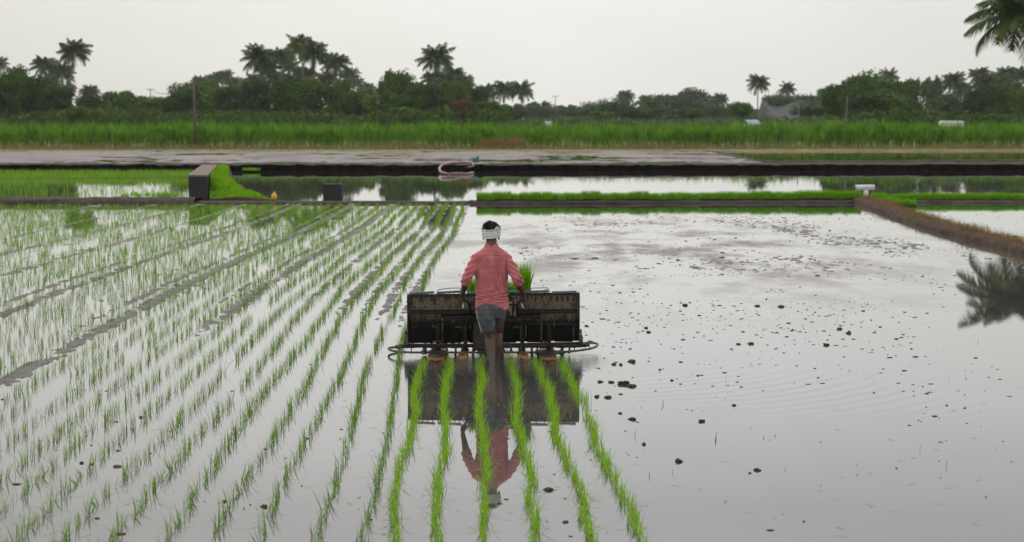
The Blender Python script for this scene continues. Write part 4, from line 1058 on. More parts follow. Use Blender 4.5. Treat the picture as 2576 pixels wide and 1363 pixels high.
# tray: sheet with ribs
mb = MB(); c = [Q(262,690),Q(1634,674),Q(1634,1048),Q(270,1068)]; bk = [v-nrm_*.03 for v in c]
mb.add(c+bk, [(0,3,2,1),(4,5,6,7),(0,1,5,4),(1,2,6,5),(2,3,7,6),(3,0,4,7)])
x = 285; rr = random.Random(4)
while x < 1625:
    wd = rr.choice((4,5,7,9)); y0 = 692-(x-262)*.0117
    for (ya, yb_) in ((y0+4, 797),(838, 905)):
        yb2 = yb_-rr.uniform(0,6)
        mb.beam(Q(x,ya,.006), Q(x,yb2,.006), wd*.00138, .014, up=(0,-1,.3))
    x += rr.choice((14,20,27,34))
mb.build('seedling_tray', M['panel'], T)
mb = MB()
for k in range(7):                        # lane dividers on the loading side
    x = 262+k*(1634-262)/6.0; mb.beam(Q(x,690)-nrm_*.05, Q(x,1055)-nrm_*.05, .012, .045, up=(0,-1,.3))
mb.build('lane_divider', M['rail'], T)
# dark rim
mb = MB(); mb.beam(Q(262,684,.012), Q(268,1072,.012), .014, .045, up=(0,-1,.3)); mb.beam(Q(1636,668,.012), Q(1636,1052,.012), .014, .045, up=(0,-1,.3))
mb.beam(Q(258,686,.012), Q(1640,670,.012), .016, .03); mb.beam(Q(286,692,.015), Q(290,1060,.015), .008, .02, up=(0,-1,.3)); mb.beam(Q(1612,690,.015), Q(1612,1050,.015), .008, .02, up=(0,-1,.3))
for x in (300,372,455,480,560,650,735,1010,1175,1225,1290,1340,1408,1460,1500,1545,1590): mb.beam(Q(x,690,.012), Q(x,rr.uniform(705,735),.012), rr.uniform(.008,.02), .012, up=(0,-1,.3))
mb.build('tray_rim', M['frame'], T)
# beams across the back
mb = MB(); mb.beam(Q(288,818,.035), Q(1612,810,.035), .05, .03, up=up_); mb.build('cross_beam', M['frame'], T, bevel=.003)
mb = MB(); mb.beam(Q(540,855,.05), Q(1330,846,.05), .046, .035, up=up_); mb.build('cross_beam', M['frame'], T, bevel=.003)
mb = MB(); mb.beam(Q(1040,848,.075), Q(1165,846,.075), .03, .012, up=up_); mb.build('frame_plate', M['frame'], T)
# rods
def rod(name, pts, r, m, dD=.07, n=8):
    mb = MB(); mb.tube([Q(x,y,dD) if len(p_) == 2 else Q(x,y,0,p_[2]) for p_ in pts for (x,y) in [p_[:2]]], r, n); return mb.build(name, M[m], T, True)
rod('cross_rod', [(1180,914),(1400,916),(1618,912)], .009, 'frame', .055)
rod('cross_rod', [(300,932),(500,938),(800,936)], .007, 'frame', .05)
rod('upright_rod', [(538,868),(542,885),(540,980),(545,1108)], .0085, 'guard', .10)
rod('upright_rod', [(1326,850),(1328,880),(1333,900),(1334,1000),(1331,1105)], .0085, 'guard', .10)
for (x0,x1,y) in ((460,540,1052),(1362,1440,1046),(695,760,1052),(640,690,939),(462,510,938),(1105,1180,940)):
    rod('link_rod', [(x0,y),(x1,y)], .006, 'guard', .075)
for (x,y0,y1) in ((466,920,955),(763,920,955),(690,930,960),(1145,928,955),(1437,900,950),(1210,925,1040),(1168,935,1040),(1590,930,1040),(410,1090,1135)):
    rod('bolt', [(x,y0),(x,y1)], .006, 'guard', .08)
# rubber flaps
for (x0,y0,x1,y1) in ((316,935,470,1068),(548,938,688,1068),(760,945,872,1068),(1010,935,1130,1065),(1218,930,1345,1062),(1440,928,1586,1058)):
    mb = MB(); a = [Q(x0,y0,.045),Q(x1,y0,.045),Q((x0+x1)/2+ (x1-x0)/2,y1,.02),Q(x0,y1,.02)]; b = [v-nrm_*.025 for v in a]
    mb.add(a+b, [(0,3,2,1),(4,5,6,7),(0,1,5,4),(1,2,6,5),(2,3,7,6),(3,0,4,7)]); mb.build('rubber_flap', M['rubber'], T, bevel=.006)
    rod('flap_hinge', [(x0-3,y0),(x1+3,y0)], .009, 'rubber', .05)
# housing between flaps: dark chain cases
for x in (505,725,985,1180,1395):
    mb = MB(); mb.beam(Q(x,905,.03), Q(x,1100,.03), .045, .05, up=(0,-1,.3)); mb.build('chain_case', M['mudcake'], T, bevel=.008)
    mb = MB(); mb.beam(Q(x,1095,.02), Q(x+rr.uniform(-6,6),1165,.06), .06, .07, up=(0,-1,.3)); mb.ball(Q(x,1120,.05), (.04,.04,.035)); mb.build('planting_arm', M['mudcake'], T, bevel=.01)
# lumpy lower beam
mb = MB(); r_ = []; pts = []
for k in range(61):
    t = k/60; x = 205+t*(1690-205); pts.append(Q(x,1088-4*t,0,15.86)); r_.append(.022+.010*rr.random())
mb.tube(pts, r_, 10); mb.build('lower_beam', M['mudcake'], T, True)
rod('beam_end', [(163,1093,15.84),(215,1092,15.84)], .018, 'guard'); rod('beam_end', [(163,1104,15.82),(205,1104,15.82)], .010, 'frame')
rod('beam_end', [(1680,1084,15.84),(1722,1083,15.84)], .017, 'frame'); rod('beam_end', [(1640,1070,15.9),(1712,1069,15.9)], .009, 'frame')
rod('mud_rail', [(235,1078,15.84),(700,1080,15.84),(1200,1072,15.84),(1660,1064,15.84)], .012, 'mudcake')
# axle
rod('axle', [(385,1141,15.80),(800,1141,15.80),(1290,1140,15.80)], .0115, 'rust')
for (x0,x1) in ((372,420),(430,560),(820,905),(1040-30,1010),(1285,1330),(1340,1500)):
    mb = MB(); K = 9; mb.tube([Q(x0+(x1-x0)*k/K,1140,0,15.79) for k in range(K+1)], [.019+.008*rr.random() for k in range(K+1)], 10); mb.build('axle_sleeve', M['mudcake'], T, True)
# guards at the sides
def guard(pts):
    P_ = [Q(x,y,0,D) for x,y,D in pts]; out = []
    for i in range(len(P_)-1):
        p0 = P_[max(i-1,0)]; p1 = P_[i]; p2 = P_[i+1]; p3 = P_[min(i+2,len(P_)-1)]
        for k in range(6):
            t = k/6; out.append(.5*((2*p1)+(p2-p0)*t+(2*p0-5*p1+4*p2-p3)*t*t+(3*p1-p0-3*p2+p3)*t**3))
    out.append(P_[-1]); mb = MB(); mb.tube(out, [.0115+.003*rr.random() for _ in out], 10); mb.build('side_guard', M['guard'], T, True)
guard([(400,1141,15.78),(290,1141,15.72),(200,1136,15.72),(140,1127,15.82),(112,1116,15.95),(112,1107,16.08),(135,1101,16.15),(175,1099,16.2)])
guard([(1300,1143,15.78),(1450,1141,15.75),(1590,1131,15.72),(1690,1117,15.76),(1755,1102,15.86),(1784,1084,16.0),(1778,1071,16.12),(1750,1065,16.2),(1700,1065,16.2),(1640,1067,16.2)])
rod('guard_strut', [(292,1110,15.8),(290,1140,15.73)], .006, 'mudcake'); rod('guard_strut', [(1598,1100,15.8),(1600,1131,15.73)], .006, 'mudcake')
# brackets below the beam
for x in (395,470,575,648,705,790,850,1020,1092,1165,1255,1300,1420,1500,1560):
    mb = MB(); h0 = rr.uniform(1105,1112); w0 = rr.uniform(.02,.05); mb.beam(Q(x,1100,0,15.86), Q(x+rr.uniform(-8,8),rr.uniform(1140,1185),0,15.84), w0, .05, up=(0,-1,.3)); mb.ball(Q(x,rr.uniform(1125,1150),0,15.85), (w0*.8,.03,.02)); mb.build('hanger', M['mudcake'], T)
# side brackets
for sgn, (x0,x1,y0,y1) in ((-1,(240,266,962,1078)),(1,(1636,1660,956,1066))):
    mb = MB(); mb.beam(Q((x0+x1)/2,y0,0,15.86), Q((x0+x1)/2-sgn*4,y1,0,15.86), .03, .05, up=(0,-1,0))
    mb.beam(Q((x0+x1)/2+sgn*4,y0+55,0,15.84), Q((x0+x1)/2+sgn*2,y1,0,15.84), .045, .05, up=(0,-1,0)); mb.ball(Q((x0+x1)/2+sgn*6,y0+52,0,15.82), .014); mb.build('side_bracket', M['guard'], T, bevel=.004)
# orange bracket left of the man's leg, centre box
mb = MB(); mb.beam(Q(786,1048,.09), Q(872,1048,.09), .012, .03); mb.build('rusty_bracket', M['rust'], T)
mb = MB(); mb.beam(Q(790,972,.09), Q(788,1045,.09), .010, .02, up=(0,-1,0)); mb.build('rusty_bracket', M['guard'], T)
mb = MB(); mb.beam(Q(880,1090,.06), Q(882,1150,.06), .02, .03, up=(0,-1,0)); mb.build('rusty_bracket', M['rust'], T)
mb = MB(); mb.add([v for v in []], []); a = Q(830,900,.02); mb.box(a+Vector((-.06,-.02,-.32)), a+Vector((.16,.10,.02))); mb.build('gear_case', M['mudcake'], T, bevel=.02)
# floats
def floatp(x0, x1, ytop, ybot, D):
    a = P(x0,ybot,D)-MR; b = P(x1,ybot,D)-MR; zt = (P(x0,ytop,D)-MR).z; xa, xb = a.x, b.x; y = a.y; z0 = -.03
    mb = MB(); secs = []
    for (yy, ins, zz) in ((0,.012,.55),(.015,0,.95),(.08,0,1.0),(.6,.0,.9),(.95,.03,1.1),(1.15,.06,1.7)):
        h = zt*zz; xa2 = xa+ins; xb2 = xb-ins; lo = z0 if yy < 1 else h-.02
        secs.append([Vector((xa2,y+yy,lo)),Vector((xb2,y+yy,lo)),Vector((xb2,y+yy,h*.8)),Vector((xb2-.012,y+yy,h)),Vector((xa2+.012,y+yy,h)),Vector((xa2,y+yy,h*.8))])
    mb.loft(secs); f = mb.build('float', M['rust'], T, bevel=.004)
    mb = MB(); mb.tube([Vector((xa+.02,y+.01,zt*.5)),Vector(((xa+xb)/2-.03,y-.004,zt*.45)),Vector(((xa+xb)/2,y-.004,zt*.1)),Vector(((xa+xb)/2+.03,y-.004,zt*.45)),Vector((xb-.02,y+.01,zt*.5))], .008, 6)
    mb.build('float_lip', M['mudcake'], f, True)
    mb = MB(); mb.ball(((xa+xb)/2, y+.22, zt), ((xb-xa)*.5,.17,.03), 14, 8); mb.build('float_mud', M['mudcake'], f, True)
floatp(414,556,1188,1238,15.36); floatp(1320,1459,1185,1236,15.38)
def toothed(x0, x1, y0, y1, D):
    a = P(x0,y0,D)-MR; b = P(x1,y1,D)-MR; w_ = b.x-a.x; h = a.z-b.z; sh = [(.14,1),(.86,1),(.93,.7),(1,.25),(.95,0),(.86,.22),(.78,.02),(.66,.22),(.5,.1),(.36,.22),(.22,.02),(.14,.22),(.05,0),(0,.25),(.07,.7)]
    f_ = [Vector((a.x+u*w_, a.y-.03*(1-v), b.z+v*h)) for u,v in sh]; k_ = [v+Vector((0,.05,0)) for v in f_]; n = len(sh)
    mb = MB(); mb.add(f_+k_, [tuple(range(n)), tuple(range(2*n-1,n-1,-1))]+[(i,i+n,(i+1)%n+n,(i+1)%n) for i in range(n)]); p_ = mb.build('planting_claw', M['yellowplate'], T)
    mb = MB(); mb.beam(Vector((a.x+w_*.25,a.y-.005,a.z-.004)), Vector((a.x+w_*.75,a.y-.005,a.z-.004)), .014, .03); mb.build('claw_mount', M['rust'], p_)
toothed(657,743,1150,1206,15.62); toothed(1147,1236,1147,1206,15.62)
# top rails of the tray
def rail(x0,y0,x1,y1,dep=.10):
    mb = MB(); a = Q(x0,y0,0,15.64); b = Q(x1,y1,0,15.64); mb.beam(a, b, .028, .026); mb.build('top_rail', M['rail'], T, bevel=.005)
    n = 4; mb = MB()
    for k in range(n+1):
        t = (k+.5)/(n+1); p_ = a.lerp(b, t); mb.beam(p_+Vector((0,0,-.005)), Vector((p_.x, Q(0,690).y, Q(x0+(x1-x0)*t,686).z)), .009, .009, up=(1,0,0))
    mb.build('rail_strut', M['frame'], T)
rail(275,671,475,658); rail(498,663,690,652); rail(735,665,812,664); rail(1066,656,1392,650); rail(1418,660,1616,655)
for (x0,x1,y0,y1) in ((498,690,640,626),(1240,1392,628,624)):
    rod('wire_rack', [(x0,y0+18,15.66),(x0+6,y0,15.86),(x0+14,y0-2,15.95),((x0+x1)/2,y1,15.97),(x1-14,y1-2,15.95),(x1,y1+8,15.9),(x1+4,y1+34,15.68)], .0045, 'frame')
rod('wire_rack', [(1392,628,15.9),(1397,655,15.68),(1392,668,15.66)], .005, 'rail')
# seedling tray's upper deck behind the rails (carries the loaded mats)
mb = MB(); a = Q(735,672,0,15.73); b = Q(1392,664,0,15.73); mb.add([a,b,b+Vector((0,.42,-.10)),a+Vector((0,.42,-.10)),a-Vector((0,0,.02)),b-Vector((0,0,.02)),b+Vector((0,.42,-.12)),a+Vector((0,.42,-.12))],
    [(0,1,2,3),(7,6,5,4),(0,4,5,1),(1,5,6,2),(2,6,7,3),(3,7,4,0)]); mb.build('upper_deck', M['rail'], T)
# slotted beige plates + bolt + cables
for (x0,x1,y0,y1) in ((1066,1098,738,845),(1112,1131,722,850)):
    mb = MB(); mb.beam(Q((x0+x1)/2,y0,.10), Q((x0+x1)/2,y1,.10), (x1-x0)*.00138, .012, up=(0,-1,.3)); mb.build('slotted_plate', M['slot'], T, bevel=.002)
mb = MB(); c = Q(1112,697,.12); mb.box(c-Vector((.011,.011,.011)), c+Vector((.011,.011,.011))); o = mb.build('bolt_head', M['rust'], T, bevel=.002)
rod('stay', [(1112,705),(1110,800)], .008, 'frame', .11)
rod('cable', [(1062,800),(1075,840),(1100,872),(1125,876),(1148,850),(1158,800),(1150,760)], .005, 'frame', .12); rod('cable', [(1070,810),(1090,858),(1118,868),(1140,835),(1150,780)], .004, 'frame', .13)
rod('cable', [(705,790),(740,825),(790,855),(830,868)], .0035, 'frame', .10)
# handlebars
def handle(gx, gy, fx, fy, ex, ey, lx0, ly0, lx1, ly1):
    g0 = P(gx,gy,15.19)-MR; g1 = P(fx,fy,15.33)-MR; e_ = P(ex,ey,15.60)-MR
    mb = MB(); mb.tube([g0-(g1-g0)*.02, g0, g1], [.0172,.0178,.0172], 18); mb.tube([g0-(g1-g0)*.06, g0-(g1-g0)*.015], [.0145,.0178], 18); gr = mb.build('handle_grip', M['black'], T, True)
    mb = MB(); mb.tube([g1-(g1-g0)*.3, g1, g1.lerp(e_,.4)+Vector((0,0,-.0)), e_, e_+Vector((0,.12,-.14))], .0125, 12); mb.build('handlebar', M['frame'], T, True)
    a = P(lx0,ly0,15.40)-MR; b = P(lx1,ly1,15.31)-MR
    mb = MB(); mb.tube([g1+Vector((0,0,-.012)), a, a.lerp(b,.6), b], [.006,.007,.009,.005], 10); mb.build('clutch_lever', M['greymetal'], T, True)
    return g0, g1
GL0, GL1 = handle(706,712, 716,716, 760,752, 706,742, 708,790)
GR0, GR1 = handle(1185,709, 1176,716, 1140,752, 1172,744, 1190,790)
mb = MB(); mb.beam(Q(745,755,.09), Q(1150,752,.09), .03, .02, up=up_); mb.build('handle_crossbar', M['frame'], T)
# the front: engine, frame and paddle wheels, mostly hidden behind the tray
fy = Q(948,1000).y
mb = MB(); mb.beam((-.18,fy+.05,.24), (-.14,fy+1.5,.24), .05,.06); mb.beam((.18,fy+.05,.24), (.14,fy+1.5,.24), .05,.06); mb.beam((-.55,fy+.75,.30),(.55,fy+.75,.30),.05,.05); mb.build('chassis', M['frame'], T)
mb = MB(); mb.box((-.17,fy+1.05,.27),(.17,fy+1.45,.50)); mb.build('engine', M['engine'], T, bevel=.03)
mb = MB(); mb.box((-.15,fy+1.1,.503),(.15,fy+1.4,.58)); mb.build('fuel_tank', M['rust'], T, bevel=.03)
for s in (-.6,.6):
    mb = MB(); cn_ = Vector((s,fy+.75,.18)); mb.tube([cn_+Vector((0,math.cos(a)*.30,math.sin(a)*.30)) for a in [2*math.pi*k/32 for k in range(33)]], .012, 8)
    for k in range(10):
        a = 2*math.pi*k/10; d = Vector((0,math.cos(a),math.sin(a))); mb.tube([cn_+d*.03, cn_+d*.30], .007, 6); mb.beam(cn_+d*.27+Vector((-.04,0,0)), cn_+d*.27+Vector((.04,0,0)), .05,.008, up=d)
    mb.tube([cn_-Vector((.05,0,0)), cn_+Vector((.05,0,0))], .035, 12); mb.build('paddle_wheel', M['mudcake'], T)
# seedlings carried on the tray
def load(x, y, D, w_, h, n, label, sc=1.0):
    p = P(x,y,D); b = np.stack([RNG.uniform(-w_/2,w_/2,n), RNG.uniform(-.09,.09,n), np.full(n,.025)],-1)
    e = empty('seedling_mat', p); mb = MB(); mb.box((-w_/2,-.10,0),(w_/2,.10,.03)); mb.build('root_mat', M['root'], e, bevel=.008)
    grass_obj('seedlings', b, RNG.uniform(.55,1.0,n)*h, np.abs(RNG.normal(.22,.22,n)), RNG.uniform(0,6.28,n), RNG.uniform(.006,.009,n), M['rice_mat'], e, seg=3); e.rotation_euler = (0,0,random.uniform(-.1,.1))
    tag(e, label, 'seedling mat')
load(1188,652,15.86,.16,.34,420,'tall tuft of rice seedlings standing on the machine right of the man\'s elbow')
load(1070,672,15.84,.20,.16,260,'low rice seedling mat on the machine between the man\'s right arm and waist')
load(800,672,15.84,.17,.20,300,'rice seedling mat on the machine seen under the man\'s left arm')
load(252,1000,15.95,.02,.10,14,'few stray seedlings caught on the machine\'s left side')

# ------------------------------------------------------------------ the man
MO = P(935, 1273, 15.05); MO.z = 0
def B(cx, cy, D): return P(cx, cy, D)-MO
PX = .00132
def ell(cx, cy, D, rx, ry, n=28, sq=2.0, tilt=0.0):
    c = B(cx,cy,D); out = []
    for k in range(n):
        a = 2*math.pi*k/n; ca, sa = math.cos(a), math.sin(a)
        u = math.copysign(abs(ca)**(2/sq), ca)*rx; v = math.copysign(abs(sa)**(2/sq), sa)*ry
        out.append(c+Vector((u, v, u*tilt)))
    return out
mb = MB()
# head
hc = B(931,178,15.10)
mb.ball(hc+Vector((0,0,.012)), (.077,.096,.100), 24, 16); mb.ball(hc+Vector((0,.030,-.055)), (.060,.070,.075), 20, 12)     # skull, jaw
mb.ball(hc+Vector((0,.072,-.095)), (.030,.026,.024), 12, 8)                                                              # chin
mb.capsule([hc+Vector((0,.093,.0)), hc+Vector((0,.112,-.038))], [.009,.014], 10)                                       # nose
mb.capsule([hc+Vector((-.022,.098,-.066)), hc+Vector((.022,.098,-.066))], .008, 8)                                     # lips
for s in (-1,1):
    mb.ball(hc+Vector((s*.032,.088,.012)), (.020,.012,.008), 10, 8)                                                     # brow
    mb.ball(hc+Vector((s*.030,.086,-.008)), (.012,.010,.008), 10, 8)                                                    # eye
    mb.ball(hc+Vector((s*.081,.000,-.052)), (.011,.020,.031), 12, 10, Matrix.Rotation(s*.35,3,'Z'))                     # ear
mb.tube([B(933,235,15.075), B(933,285,15.055), B(932,340,15.05)], [.058,.058,.070], 20)                                   # neck
# torso (under the shirt)
mb.loft([ell(932,330,15.05,.10,.06), ell(932,365,15.05,.165,.070), ell(932,430,15.05,.155,.085), ell(936,560,15.05,.135,.085), ell(938,680,15.05,.135,.085), ell(938,770,15.05,.135,.085), ell(938,830,15.06,.12,.075)])
# arms
SLp, ELp = B(800,385,15.05), B(737,548,14.96); SRp, ERp = B(1066,385,15.05), B(1140,548,14.96)
gl = (GL0+GL1)/2+MR-MO; gr_ = (GR0+GR1)/2+MR-MO
WL = gl+Vector((-.012,-.045,.062)); WR = gr_+Vector((.008,-.045,.062))
def hand(w_, g0, g1, s):
    """s=+1 right hand. Fist closed round the grip: back of the hand outwards, fingers under, thumb over."""
    ax = (g1-g0).normalized(); outv = Vector((s,0,0)); outv = (outv-ax*outv.dot(ax)).normalized(); upv = Vector((0,0,1)); upv = (upv-ax*upv.dot(ax)-outv*upv.dot(outv)).normalized()
    m = (g0+g1)/2; L = (g1-g0).length
    def c(a, r, t):  # a: 0 = outward, 90 = up ; t along the grip
        return m+ax*t+outv*(math.cos(R(a))*r)+upv*(math.sin(R(a))*r)
    # palm: a flat tapering block from wrist to knuckles
    secs = []
    for (u, wd, th) in ((0,.026,.020),(.35,.034,.018),(.7,.040,.016),(1,.040,.012)):
        base = w_.lerp(c(12,.031,.0), u); d = (c(12,.031,0)-w_).normalized(); sx = ax; nn = d.cross(sx).normalized()
        secs.append([base+sx*math.cos(2*math.pi*k/14)*wd+nn*math.sin(2*math.pi*k/14)*th for k in range(14)])
    mb.loft(secs)
    for i, (t, r, q) in enumerate(((.030,.0088,1.0),(.010,.0092,1.06),(-.011,.0088,1.0),(-.031,.0075,.88))):
        mb.capsule([c(28,.034,t*.95), c(-8,.0315,t), c(-50,.0285*q,t), c(-92,.0275,t), c(-135*q,.0265,t), c(-172*q,.0262,t)], [r*1.1,r*1.08,r,r*.96,r*.9,r*.78], 10)
    mb.capsule([w_.lerp(m,.25)+ax*.018, c(95,.036,.030), c(140,.029,.040), c(178,.027,.036)], [.014,.0125,.0105,.009], 10)
    return m
def limb(pts, rs, n=16): mb.capsule(pts, rs, n)
limb([SLp+Vector((.035,0,-.02)), SLp.lerp(ELp,.5), ELp], [.040,.038,.036]); limb([ELp, ELp.lerp(WL,.35), ELp.lerp(WL,.8), WL], [.040,.040,.029,.026])
limb([SRp+Vector((-.035,0,-.02)), SRp.lerp(ERp,.5), ERp], [.040,.038,.036]); limb([ERp, ERp.lerp(WR,.35), ERp.lerp(WR,.8), WR], [.040,.040,.029,.026])
hand(WL, GL0+MR-MO+Vector((0,.02,0)), GL1+MR-MO, -1); hand(WR, GR0+MR-MO+Vector((0,.02,0)), GR1+MR-MO, 1)
# legs: left leg near, just leaving its step; right leg ahead
hipL = B(885,800,15.02); hipR = B(990,800,15.05)
limb([hipL, B(905,900,15.03), B(918,965,15.05)], [.062,.056,.056])
limb([B(918,965,15.05), B(918,1008,15.06), B(921,1055,15.00), B(925,1100,14.98), B(930,1160,14.94), B(938,1215,14.90), B(943,1262,14.87), B(940,1300,14.85)], [.060,.054,.0575,.055,.045,.034,.030,.036], 18)
fl = B(940,1312,14.85); limb([fl+Vector((0,-.03,-.05)), fl+Vector((-.005,.10,-.06)), fl+Vector((-.012,.20,-.075))], [.034,.036,.026])
limb([hipR, B(1000,880,15.14), B(994,950,15.20)], [.060,.052,.050])
limb([B(994,950,15.20), B(993,985,15.22), B(990,1040,15.19), B(990,1080,15.18), B(988,1140,15.20), B(985,1195,15.21), B(984,1245,15.22), B(984,1270,15.22)], [.052,.047,.047,.044,.035,.025,.025,.032], 18)
fr = B(984,1290,15.22); limb([fr+Vector((0,-.03,-.02)), fr+Vector((.005,.10,-.03)), fr+Vector((.012,.20,-.045))], [.034,.036,.026])
body = remeshed(mb, 'person', .0042, 3, .5)
def skin_mat():
    m, nt, out = newmat('skin'); b = N(nt, 'ShaderNodeBsdfPrincipled'); b.inputs['Roughness'].default_value = .42; b.inputs['Specular IOR Level'].default_value = .5
    b.inputs['Subsurface Weight'].default_value = .08; b.inputs['Subsurface Radius'].default_value = (.01,.004,.002); b.inputs['Subsurface Scale'].default_value = .3
    n = noise(nt, 14, 4); r = ramp(nt, n.outputs[0], [(.3, (.058,.024,.013)), (.7, (.098,.042,.024))])
    # drying mud on the shins, thinning out upwards in splashes
    tc = N(nt, 'ShaderNodeTexCoord'); sp = N(nt, 'ShaderNodeSeparateXYZ'); nt.links.new(tc.outputs['Object'], sp.inputs[0])
    n2 = noise(nt, 22, 5, .7); ad = N(nt, 'ShaderNodeMath', operation='MULTIPLY_ADD'); ad.inputs[1].default_value = .38; nt.links.new(n2.outputs[0], ad.inputs[0]); nt.links.new(sp.outputs['Z'], ad.inputs[2])
    mr = N(nt, 'ShaderNodeMapRange'); mr.inputs['From Min'].default_value = .50; mr.inputs['From Max'].default_value = .30; nt.links.new(ad.outputs[0], mr.inputs[0])
    mx = N(nt, 'ShaderNodeMix', data_type='RGBA'); mx.inputs['B'].default_value = (.065,.050,.042,1); nt.links.new(mr.outputs[0], mx.inputs['Factor']); nt.links.new(r.outputs[0], mx.inputs['A'])
    # cropped dark hair at the nape, above the neck
    mr2 = N(nt, 'ShaderNodeMapRange'); mr2.inputs['From Min'].default_value = hc.z-.085; mr2.inputs['From Max'].default_value = hc.z-.060; nt.links.new(sp.outputs['Z'], mr2.inputs[0])
    mr3 = N(nt, 'ShaderNodeMapRange'); mr3.inputs['From Min'].default_value = hc.y+.03; mr3.inputs['From Max'].default_value = hc.y-.005; nt.links.new(sp.outputs['Y'], mr3.inputs[0])
    ab = N(nt, 'ShaderNodeMath', operation='SUBTRACT'); ab.inputs[1].default_value = hc.x; nt.links.new(sp.outputs['X'], ab.inputs[0]); ab2 = N(nt, 'ShaderNodeMath', operation='ABSOLUTE'); nt.links.new(ab.outputs[0], ab2.inputs[0])
    mr4 = N(nt, 'ShaderNodeMapRange'); mr4.inputs['From Min'].default_value = .070; mr4.inputs['From Max'].default_value = .060; nt.links.new(ab2.outputs[0], mr4.inputs[0])
    q1 = N(nt, 'ShaderNodeMath', operation='MULTIPLY'); nt.links.new(mr2.outputs[0], q1.inputs[0]); nt.links.new(mr3.outputs[0], q1.inputs[1]); q2 = N(nt, 'ShaderNodeMath', operation='MULTIPLY'); nt.links.new(q1.outputs[0], q2.inputs[0]); nt.links.new(mr4.outputs[0], q2.inputs[1])
    mx2 = N(nt, 'ShaderNodeMix', data_type='RGBA'); mx2.inputs['B'].default_value = (.010,.008,.007,1); nt.links.new(q2.outputs[0], mx2.inputs['Factor']); nt.links.new(mx.outputs['Result'], mx2.inputs['A'])
    nt.links.new(mx2.outputs['Result'], b.inputs['Base Color']); nt.links.new(b.outputs[0], out.inputs[0]); return m
M['skin'] = skin_mat()
man = link('person', body, M['skin'], None, True); man.location = MO
tag(man, 'barefoot man seen from behind in a pink dotted shirt and grey shorts, pushing the machine', 'person')

